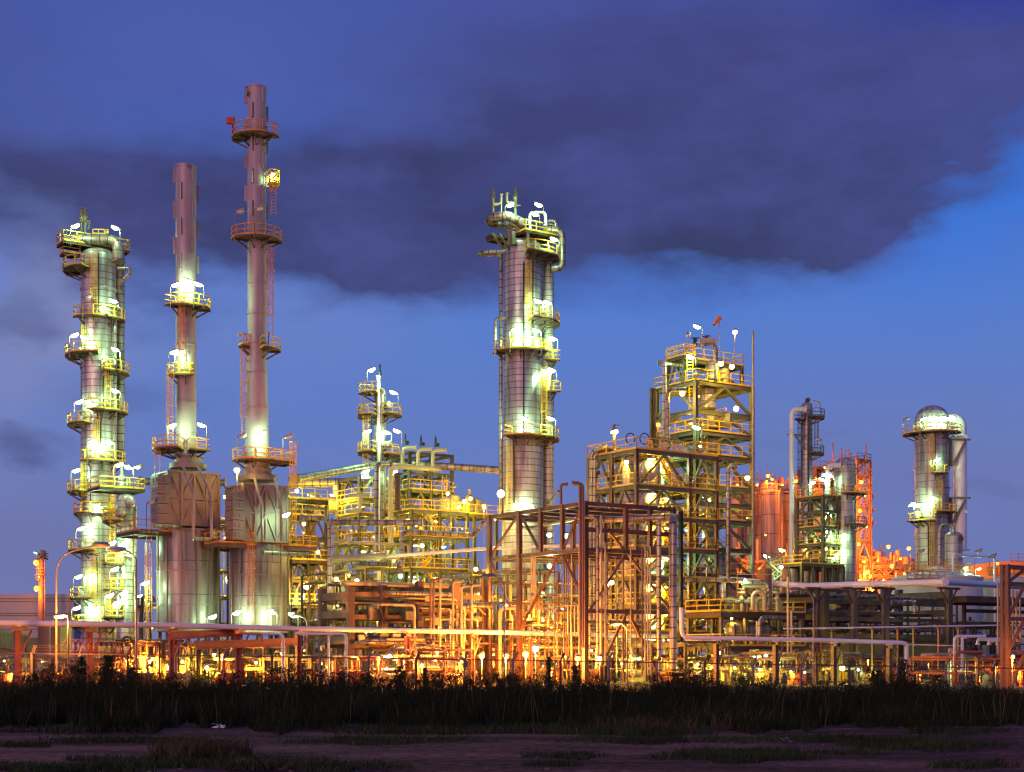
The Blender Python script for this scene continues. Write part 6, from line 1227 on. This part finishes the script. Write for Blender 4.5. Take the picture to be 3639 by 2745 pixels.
mods = [
 (-40, 110, 112, 2.6, 'brown', [(15, 2335, 'sodium', 120, .1), (40, 2380, 'amber', 500, .12)], 'low pipework at the left edge below the olive shed', .8, False),
 (120, 250, 110, 2.6, 'rust', [(150, 2345, 'cold', 160, .12), (205, 2390, 'deep', 260, .12)], 'low pipework with cold and red glints below the ochre tank', .9, False),
 (255, 400, 118, 2.8, 'rust', [(300, 2400, 'deep', 200, .1), (380, 2395, 'deep', 160, .1)], 'dim low pipework behind the razor wire coils', .8, False),
 (405, 560, 122, 3.8, 'rust', [(531, 2336, 'amber', 7000, .18), (540, 2340, 'sodium', 200, .12), (450, 2340, 'amber', 1500, .14)], 'yellow lit pipework under the left heater, left half', 1., False),
 (565, 700, 124, 3.8, 'rust', [(648, 2335, 'sodium', 700, .16), (600, 2365, 'sodium', 600, .16)], 'yellow lit pipework under the left heater, right half', 1., False),
 (705, 850, 126, 3.8, 'rust', [(760, 2330, 'sodium', 700, .16), (735, 2370, 'sodium', 600, .16), (790, 2330, 'amber', 3500, .16)], 'bright yellow pipework between the two heaters', 1., False),
 (855, 1020, 124, 3.8, 'brown', [(910, 2345, 'sodium', 600, .14), (1002, 2325, 'sodium', 300, .14)], 'yellow lit pipework under the right heater', 1., False),
 (1025, 1190, 118, 3.4, 'brown', [(1140, 2345, 'sodium', 350, .12), (1081, 2304, 'sodium', 200, .1)], 'pipework with a pale flood between the right heater and the concrete rack', .9, False),
 (1195, 1345, 116, 3.4, 'red', [(1271, 2326, 'amber', 700, .13), (1345, 2330, 'amber', 900, .16)], 'red lit pipework left of the golden drum', 1., False),
 (1350, 1480, 118, 3.4, 'red', [(1385, 2335, 'cold', 400, .14), (1432, 2322, 'deep', 300, .13)], 'pipe hoops and valves at the left end of the golden drum', 1.1, False),
 (1485, 1680, 118, 3.2, 'brown', [(1553, 2305, 'amber', 1500, .16), (1640, 2350, 'amber', 1500, .16), (1500, 2360, 'amber', 900, .12)], 'golden horizontal drum lit by sodium lamps behind the fence', 1., .62),
 (1690, 1835, 142, 3.8, 'red', [(1755, 2330, 'amber', 1500, .16)], 'orange lit pipework inside the left bay of the red-brown frame', 1., False),
 (1845, 1990, 144, 3.8, 'brown', [(1932, 2335, 'cold', 700, .16), (1890, 2300, 'amber', 1300, .14), (1960, 2370, 'amber', 900, .12)], 'pipework with pale tanks inside the red-brown frame', 1., False),
 (1995, 2140, 142, 3.8, 'brown', [(2010, 2330, 'amber', 1200, .14), (2100, 2300, 'cold', 400, .14)], 'pipework behind the corner post of the red-brown frame', 1., False),
 (2145, 2290, 140, 4, 'brown', [(2176, 2338, 'sodium', 300, .14), (2210, 2353, 'sodium', 400, .14), (2240, 2330, 'cold', 400, .12)], 'low pipework behind the lit street lamp', 1., False),
 (2295, 2430, 138, 4, 'grey', [(2396, 2328, 'sodium', 300, .14), (2350, 2340, 'sodium', 700, .14)], 'low pipework under the fat insulated drop pipes', 1., False),
 (2435, 2590, 128, 4, 'grey', [(2557, 2324, 'sodium', 200, .12), (2480, 2350, 'sodium', 800, .16), (2530, 2370, 'sodium', 500, .14)], 'bright yellow pipework at the foot of the steel tower', 1.1, False),
 (2595, 2760, 126, 3.4, 'grey', [(2640, 2322, 'sodium', 500, .2), (2722, 2325, 'cold', 500, .2), (2610, 2370, 'sodium', 500, .12), (2700, 2375, 'sodium', 400, .12)], 'lit pipework below the rust-brown equipment deck', 1.1, False),
 (2765, 2900, 124, 3.2, 'brown', [(2860, 2392, 'sodium', 260, .12), (2810, 2380, 'sodium', 300, .12)], 'pipework right of the equipment deck with pale risers', .9, False),
 (2905, 3060, 130, 3., 'grey', [(2993, 2372, 'sodium', 900, .22), (3050, 2385, 'cold', 160, .1)], 'sparse pipework with one bright lamp under the dark rack', .6, False),
 (3065, 3230, 132, 3., 'rust', [(3165, 2380, 'deep', 250, .12), (3110, 2395, 'sodium', 150, .1)], 'sparse pipework left of the dark rack middle', .6, False),
 (3235, 3390, 132, 3., 'rust', [(3270, 2385, 'deep', 400, .12), (3345, 2390, 'sodium', 200, .1)], 'orange pumps under the big concrete pillar', .6, False),
 (3395, 3550, 116, 3., 'red', [(3397, 2374, 'cold', 300, .16), (3480, 2400, 'deep', 400, .12), (3540, 2375, 'sodium', 150, .1)], 'red lit pumps and pipework left of the lattice frame', .9, False),
 (3555, 3700, 118, 2.8, 'red', [(3620, 2390, 'deep', 300, .12)], 'red lit pipework behind the lattice frame', .8, False),
]
for i, (x0, x1, D, zt, pal, lamps, lab, dens, drum) in enumerate(mods): manifold(i, x0, x1, D, zt, pal, 100+i, lamps, lab, dens, drum)
# taller dense racks between the main structures
tall = [(1850, 1985, 150, 11.5, 'brown', [(1880, 2180, 'amber', 1500, .14), (1930, 2100, 'sodium', 600, .14), (1960, 2230, 'amber', 1300, .14)], 'dense rack of pipes hiding the foot of the thick centre column', [2, 4, 6, 8, 10]),
 (2860, 3130, 174, 9, 'rust', [], 'dark tangle of pipes behind the left half of the concrete rack', [2, 4, 6, 7.6]),
 (3135, 3400, 176, 9, 'rust', [], 'dark tangle of pipes behind the right half of the concrete rack', [2, 4, 6, 7.6]),
 (3400, 3660, 178, 8, 'rust', [], 'dark tangle of pipes under the shed roof line', [2, 4, 6]),
 (1700, 1990, 188, 15, 'grey', [(1740, 1900, 'sodium', 700, .14), (1830, 2000, 'sodium', 800, .14), (1920, 2100, 'cold', 700, .14), (1780, 2120, 'amber', 900, .14)], 'far rack of pipes behind the twin centre columns', [2.5, 5, 7.5, 10, 12.5]),
 (1980, 2120, 186, 12, 'grey', [(2040, 2050, 'sodium', 800, .14)], 'far rack of pipes left of the wide steel block', [3, 6, 9]),
 (778, 840, 164, 19, 'rust', [(800, 1760, 'sodium', 900, .2), (800, 1900, 'sodium', 700, .14), (805, 2050, 'sodium', 700, .14)], 'tall narrow rack of pipes in the gap between the two heaters', [3, 6, 9, 12, 15, 17]),
 (505, 565, 164, 9, 'rust', [(530, 2150, 'sodium', 600, .14), (540, 2220, 'sodium', 500, .12)], 'rack of pipes between the narrow left column and the left heater', [2, 4, 6, 8]),
 (1225, 1440, 182, 21, 'grey', [(1260, 1850, 'sodium', 900, .14), (1330, 1900, 'sodium', 1000, .14), (1400, 1820, 'sodium', 900, .14), (1290, 2000, 'sodium', 900, .14), (1380, 2060, 'cold', 800, .14)], 'far tall rack of pipes behind the steel bay of the slim column', [3, 6, 9, 12, 15, 18]),
 (1430, 1700, 184, 18, 'grey', [(1480, 1870, 'sodium', 1000, .14), (1560, 1950, 'sodium', 1000, .14), (1640, 1880, 'sodium', 1000, .14), (1520, 2040, 'cold', 800, .14), (1620, 2060, 'sodium', 900, .14)], 'far tall rack of pipes behind the yellow stairs', [3, 6, 9, 12, 15]),
 (1040, 1230, 180, 17, 'grey', [(1080, 1900, 'sodium', 1000, .14), (1160, 1960, 'sodium', 1000, .14), (1120, 2050, 'sodium', 900, .14)], 'far tall rack of pipes below the bright drum', [3, 6, 9, 12, 15]),
 (2120, 2330, 170, 13, 'grey', [(2180, 2060, 'sodium', 900, .14), (2280, 2120, 'sodium', 900, .14)], 'rack of pipes behind the right side of the red-brown frame', [3, 6, 9, 11]),
 (1165, 1290, 150, 11, 'rust', [(1200, 2150, 'sodium', 500, .12), (1240, 2050, 'sodium', 500, .15)], 'tall rack of pipes right of the long L pipe', [2, 4, 6, 8, 10]),
 (1300, 1460, 152, 12, 'grey', [(1330, 2110, 'sodium', 600, .14), (1400, 1990, 'sodium', 700, .15), (1360, 2200, 'sodium', 400, .14)], 'tall rack of pipes below the slim middle column', [2, 4, 6, 8, 10]),
 (1680, 1850, 158, 13, 'grey', [(1780, 1754, 'sodium', 1100, .4), (1760, 1830, 'sodium', 800, .16), (1720, 1790, 'sodium', 700, .14), (1740, 2000, 'sodium', 600, .15), (1700, 2100, 'sodium', 500, .12)], 'tall rack of pipes at the foot of the thick centre column', [3, 6, 9, 11.5]),
 (1960, 2110, 160, 10, 'grey', [(2040, 2060, 'cold', 600, .15), (2000, 2160, 'cold', 600, .15), (2060, 2200, 'sodium', 500, .14)], 'tall rack of pipes seen through the middle of the red-brown frame', [2.2, 4.4, 6.6, 8.6]),
 (2110, 2300, 158, 6, 'grey', [(2180, 2240, 'sodium', 700, .15), (2250, 2200, 'cold', 600, .14)], 'rack of pipes at the foot of the wide steel block', [2, 4])]
for i, (x0, x1, D, zt, pal, lamps, lab, lv) in enumerate(tall): manifold(i, x0, x1, D, zt, pal, 300+i, lamps, lab, 1.25 if not lamps else 1.45, False, False, 'tall_pipe_rack', 6, lv, ['rust', 'cladp', 'grey', 'conc2'] if not lamps else None)
# bright roof deck gear right of centre structure
UD = thing('roof_deck', 'brightly lit upper deck with drums between the steel structure and the thick column', 'platform', P(1610, 1800, 172)); c = P(1606, 2400, 168); c.z = 0; LU = reach(c, U, 1770)
rect_platform(UD, c, LU, 5, ZZ(1822, 168), 'yellow', 'grey', 'Uu'); 
for t, r, h in ((.1, .9, 2.2), (.3, .7, 3), (.55, 1.0, 1.8), (.8, .6, 2.6)): b = MB(); p = c+U*LU*t+V*2.5; b.lathe(Vector((p.x, p.y, ZZ(1822, 168))), dome_prof(r, 0, h*.7, .5), 18); b.build('drum', 'cream', UD)
for t in (.02, .5, .98): b = MB(); p = c+U*LU*t+V*.2; b.ibeam(p, Vector((p.x, p.y, ZZ(1826, 168))), .35, .35, .04, U); b.build('post', 'grey', UD)
b = MB(); p = P(1668, 1800, 172); b.lathe(p, [(.55, 0), (.55, 1.2), (.2, 1.4), (.2, 2)], 12); b.build('vent', 'cream', UD)
for px, py, kd, pw in ((1591, 1752, 'sodium', 400), (1630, 1800, 'sodium', 500), (1672, 1770, 'sodium', 500), (1720, 1800, 'sodium', 500), (1650, 1780, 'cold', 300)): globe(UD, px, py, 167, None, kd, pw, .2)
# pale low walls behind the yard
for i, (x0, x1, D, h, m_, lab) in enumerate([(430, 800, 178, 3.4, 'wall', 'pale block wall glimpsed under the left heater'), (830, 1110, 178, 3.4, 'wall', 'pale block wall glimpsed under the right heater'), (1230, 1700, 165, 4.4, 'wall', 'long pale wall behind the rusty concrete rack'), (1800, 2060, 176, 4.6, 'wall', 'pale wall behind the foot of the twin columns'), (2860, 3420, 170, 4.2, 'wall', 'long grey wall under the dark concrete rack')]):
    c = P(x0, 2400, D); c.z = 0; L = (x1-x0)*D/F; T = thing('low_building', lab, 'building', c); b = MB(); b.box8(c+Vector((L/2, 2, h/2)), Vector((L/2, 0, 0)), Vector((0, 2, 0)), Z*h/2); b.build('wall', m_, T); b = MB(); b.box8(c+Vector((L/2, 2, h+.1)), Vector((L/2+.3, 0, 0)), Vector((0, 2.4, 0)), Z*.1); b.build('roof', 'conc', T)
    for t in range(int(L/4)): b = MB(); b.box(c+Vector((2+t*4, -.03, 1.3)), 1.2, .06, 1.9 if t % 3 == 0 else .8); b.build('door' if t % 3 == 0 else 'window', 'grey' if t % 3 == 0 else 'rust', T)
for px, py, D, lab in ((3086, 2334, 150, 'post lamp with small hood under the dark rack, left of two'), (3301, 2336, 150, 'post lamp with small hood under the dark rack, right of two')):
    T = thing('yard_lamp', lab, 'lamp post', P(px, 2400, D)-Z*P(px, 2400, D).z, 'post lamps under the dark rack'); globe(T, px, py, D, 2410, 'sodium', 700, .32)
# ================================================================== street lamps
def street(px0, ybase, px, py, D, kind, pw, lab, m='pole', hood='pole', sc_=1., bend=1.2):
    f = P(px0, ybase, D); f.z = 0; T = thing('street_lamp', lab, 'street lamp', f, None); h = P(px, py, D); s = 1 if h.x > f.x else -1
    b = MB(); pts = fillet([f, Vector((f.x, f.y, h.z-.15*abs(h.x-f.x)-.2)), h-Vector((s*.3, 0, .02))], bend, 6); b.tube(pts, .06*sc_, 8, rs=[.07*sc_ if p.z < h.z*.6 else .045*sc_ for p in pts]); b.build('pole', m, T)
    b = MB(); ell(b, h+Vector((s*.1, 0, .05)), Vector((s*.5*sc_, 0, -.02)), Vector((0, .2, 0)), Z*.13*sc_+Vector((s*.02, 0, 0))); hd = b.build('hood', hood, T)
    e = MB(); ell(e, h+Vector((s*.15, 0, -.03)), Vector((s*.36*sc_, 0, -.03)), Vector((0, .16, 0)), Z*.12*sc_); e.build('lens', LENS[kind], hd)
    if pw: light(hd, h-Z*.4, kind if kind != 'off' else 'sodium', pw)
street(200, 2440, 355, 1938, 88, 'off', 0, 'tall street lamp with a long curved arm at the far left', sc_=1.15, bend=2.2)
street(485, 2440, 425, 1955, 84, 'off', 0, 'tall street lamp with a blue-grey hood in front of the far left tower', hood='bluegrey', sc_=1.1, bend=.7)
street(243, 2440, 222, 2190, 86, 'amber', 3000, 'short lit street lamp glowing orange at the left', hood='bluegrey', bend=.5)
street(1792, 2420, 1740, 2048, 98, 'off', 0, 'unlit street lamp in front of the left side of the red-brown frame', bend=1)
street(2228, 2420, 2196, 2218, 112, 'amber', 1800, 'lit street lamp in front of the right side of the red-brown frame', bend=.8)
street(2891, 2420, 2832, 2096, 108, 'off', 0, 'unlit street lamp right of the equipment deck', bend=1.4)
street(3080, 2420, 3060, 2060, 240, 'deep', 2500, 'distant orange lamp shining just above the thick white pipe', bend=1)
street(1090, 2420, 1055, 2190, 128, 'cold', 300, 'cold white lamp post right of the right heater', bend=.6)
street(1600, 2420, 1604, 1730, 162, 'off', 0, 'slim unlit lamp post on the right of the gooseneck structure', bend=.4)
# no lamps built here; the pink afterglow sun lights the front pipe instead
# ================================================================== fence
def rail_y(px): return 2322+54*max(0, px/3639)**1.1
FE = thing('chain_link_fence', 'long chain-link fence with barbed wire arms along the whole front of the plant', 'fence', P(-60, 2480, 86)-Z*P(-60, 2480, 86).z)
DF = 88; xs = list(range(-60, 3720, 57)); 
b = MB()
for i in range(len(xs)-1): b.beam(P(xs[i], rail_y(xs[i]), DF), P(xs[i+1], rail_y(xs[i+1]), DF), .07)
b.build('top_rail', 'rust', FE)
for k, px in enumerate(xs[::3]):
    p = P(px, rail_y(px), DF); b = MB(); b.beam(Vector((p.x, p.y, 0)), p, .11); s = 1; b.beam(p, p+Vector((.22, -.1, .5)), .075); b.beam(p+Vector((.12, 0, 0)), p+Vector((.34, -.1, .5)), .06) if k % 2 else None; b.build('post', 'pole' if k % 3 else 'rust', FE)
b = MB()
for h in (.2, .36, .5):
    for i in range(len(xs)-1): b.beam(P(xs[i], rail_y(xs[i]), DF)+Vector((.45*h, -.2*h, h)), P(xs[i+1], rail_y(xs[i+1]), DF)+Vector((.45*h, -.2*h, h)), .016)
b.build('barbed_wire', 'rust', FE)
fm = bpy.data.materials.new('chain_link_mesh'); fm.use_nodes = True; nt = fm.node_tree; bs = nt.nodes['Principled BSDF']; bs.inputs['Base Color'].default_value = (.05, .04, .035, 1); bs.inputs['Roughness'].default_value = .6
geo = nd('ShaderNodeNewGeometry'); s2 = nd('ShaderNodeSeparateXYZ'); nt.links.new(geo.outputs['Position'], s2.inputs[0])
def tri(a): return mth('ABSOLUTE', mth('SUBTRACT', mth('FRACT', mth('MULTIPLY', a, 8.5)), .5))
g1 = mth('GREATER_THAN', tri(mth('ADD', s2.outputs[0], s2.outputs[2])), .462); g2 = mth('GREATER_THAN', tri(mth('SUBTRACT', s2.outputs[0], s2.outputs[2])), .462)
nt.links.new(mth('MAXIMUM', g1, g2), bs.inputs['Alpha'])
b = MB()
for i in range(len(xs)-1):
    a, e = P(xs[i], rail_y(xs[i]), DF), P(xs[i+1], rail_y(xs[i+1]), DF); k = len(b.v); b.v += [Vector((a.x, a.y, 0)), Vector((e.x, e.y, 0)), e, a]; b.face([k, k+1, k+2, k+3])
b.build('wire_mesh', fm, FE)
RZ = thing('razor_wire', 'coiled razor wire loops on top of the fence in front of the far left tower', 'razor wire', P(270, 2300, DF)); b = MB(); pts = []
a, e = P(232, rail_y(240)-4, DF), P(470, rail_y(470)-4, DF); n_ = 13
for k in range(n_*14+1): t = k/(n_*14); p = a*(1-t)+e*t; pts.append(p+Vector((.28*math.sin(t*n_*6.283), .5*math.sin(t*n_*6.283), .42+.42*math.cos(t*n_*6.283))))
b.tube(pts, .011, 4); b.build('coil', 'brown', RZ)
# shrubs by the fence
sm = leafmat('shrub_leaves', (.035, .05, .015), None)
for i, (px, py, w_, D, n_, lab) in enumerate([(290, 2335, 45, 78, 900, 'dark shrub under the razor wire, left one'), (385, 2330, 60, 77, 1500, 'large dark shrub in front of the razor wire'), (470, 2375, 55, 80, 500, 'thin dry shrub at the foot of the blue-hooded street lamp'), (1950, 2335, 22, 80, 700, 'dark pointed bush inside the red-brown frame view'), (2045, 2365, 40, 79, 600, 'dark bush left of the corner post of the red-brown frame'), (3210, 2345, 50, 82, 700, 'leafy shrub with long leaves below the pipeline bend'), (3110, 2385, 55, 80, 800, 'dark rounded bush under the dark rack'), (1420, 2370, 40, 80, 500, 'small dark bush before the left end of the golden drum'), (2470, 2400, 40, 80, 400, 'low dark bush before the steel tower foot'), (1510, 2375, 26, 80, 400, 'small pointed bush before the golden drum'), (3330, 2400, 70, 80, 600, 'wide low bush left of the red lattice frame')]):
    p = P(px, py, D); T = thing('shrub', lab, 'shrub', Vector((p.x, p.y, 0))); b = MB(); rw = w_*D/F
    for _ in range(n_):
        h = rnd.random()**.8*p.z; ww = rw*(1-.55*(h/p.z)**1.5)*(.75+.25*math.sin(h*5+i)); X = p.x+rnd.gauss(0, .45)*ww; Y = p.y+rnd.gauss(0, .4)*ww; s_ = rnd.uniform(.04, .11)
        a = Vector((rnd.uniform(-1, 1), rnd.uniform(-1, 1), rnd.uniform(-.6, 1))).normalized(); q = a.cross(Vector((rnd.uniform(-1, 1), rnd.uniform(-1, 1), .3))).normalized(); k = len(b.v); cc = Vector((X, Y, h)); b.v += [cc-a*s_, cc+q*s_*.4, cc+a*s_, cc-q*s_*.4]; b.face([k, k+1, k+2, k+3])
    b.build('foliage', sm, T); b = MB()
    for _ in range(6): b.tube([Vector((p.x, p.y, 0)), Vector((p.x+rnd.uniform(-.5, .5)*rw, p.y, p.z*rnd.uniform(.6, .95)))], .02, 4)
    b.build('stem', 'rust', T)
print('LIGHTS', NL[0], 'OBJECTS', len(bpy.data.objects))
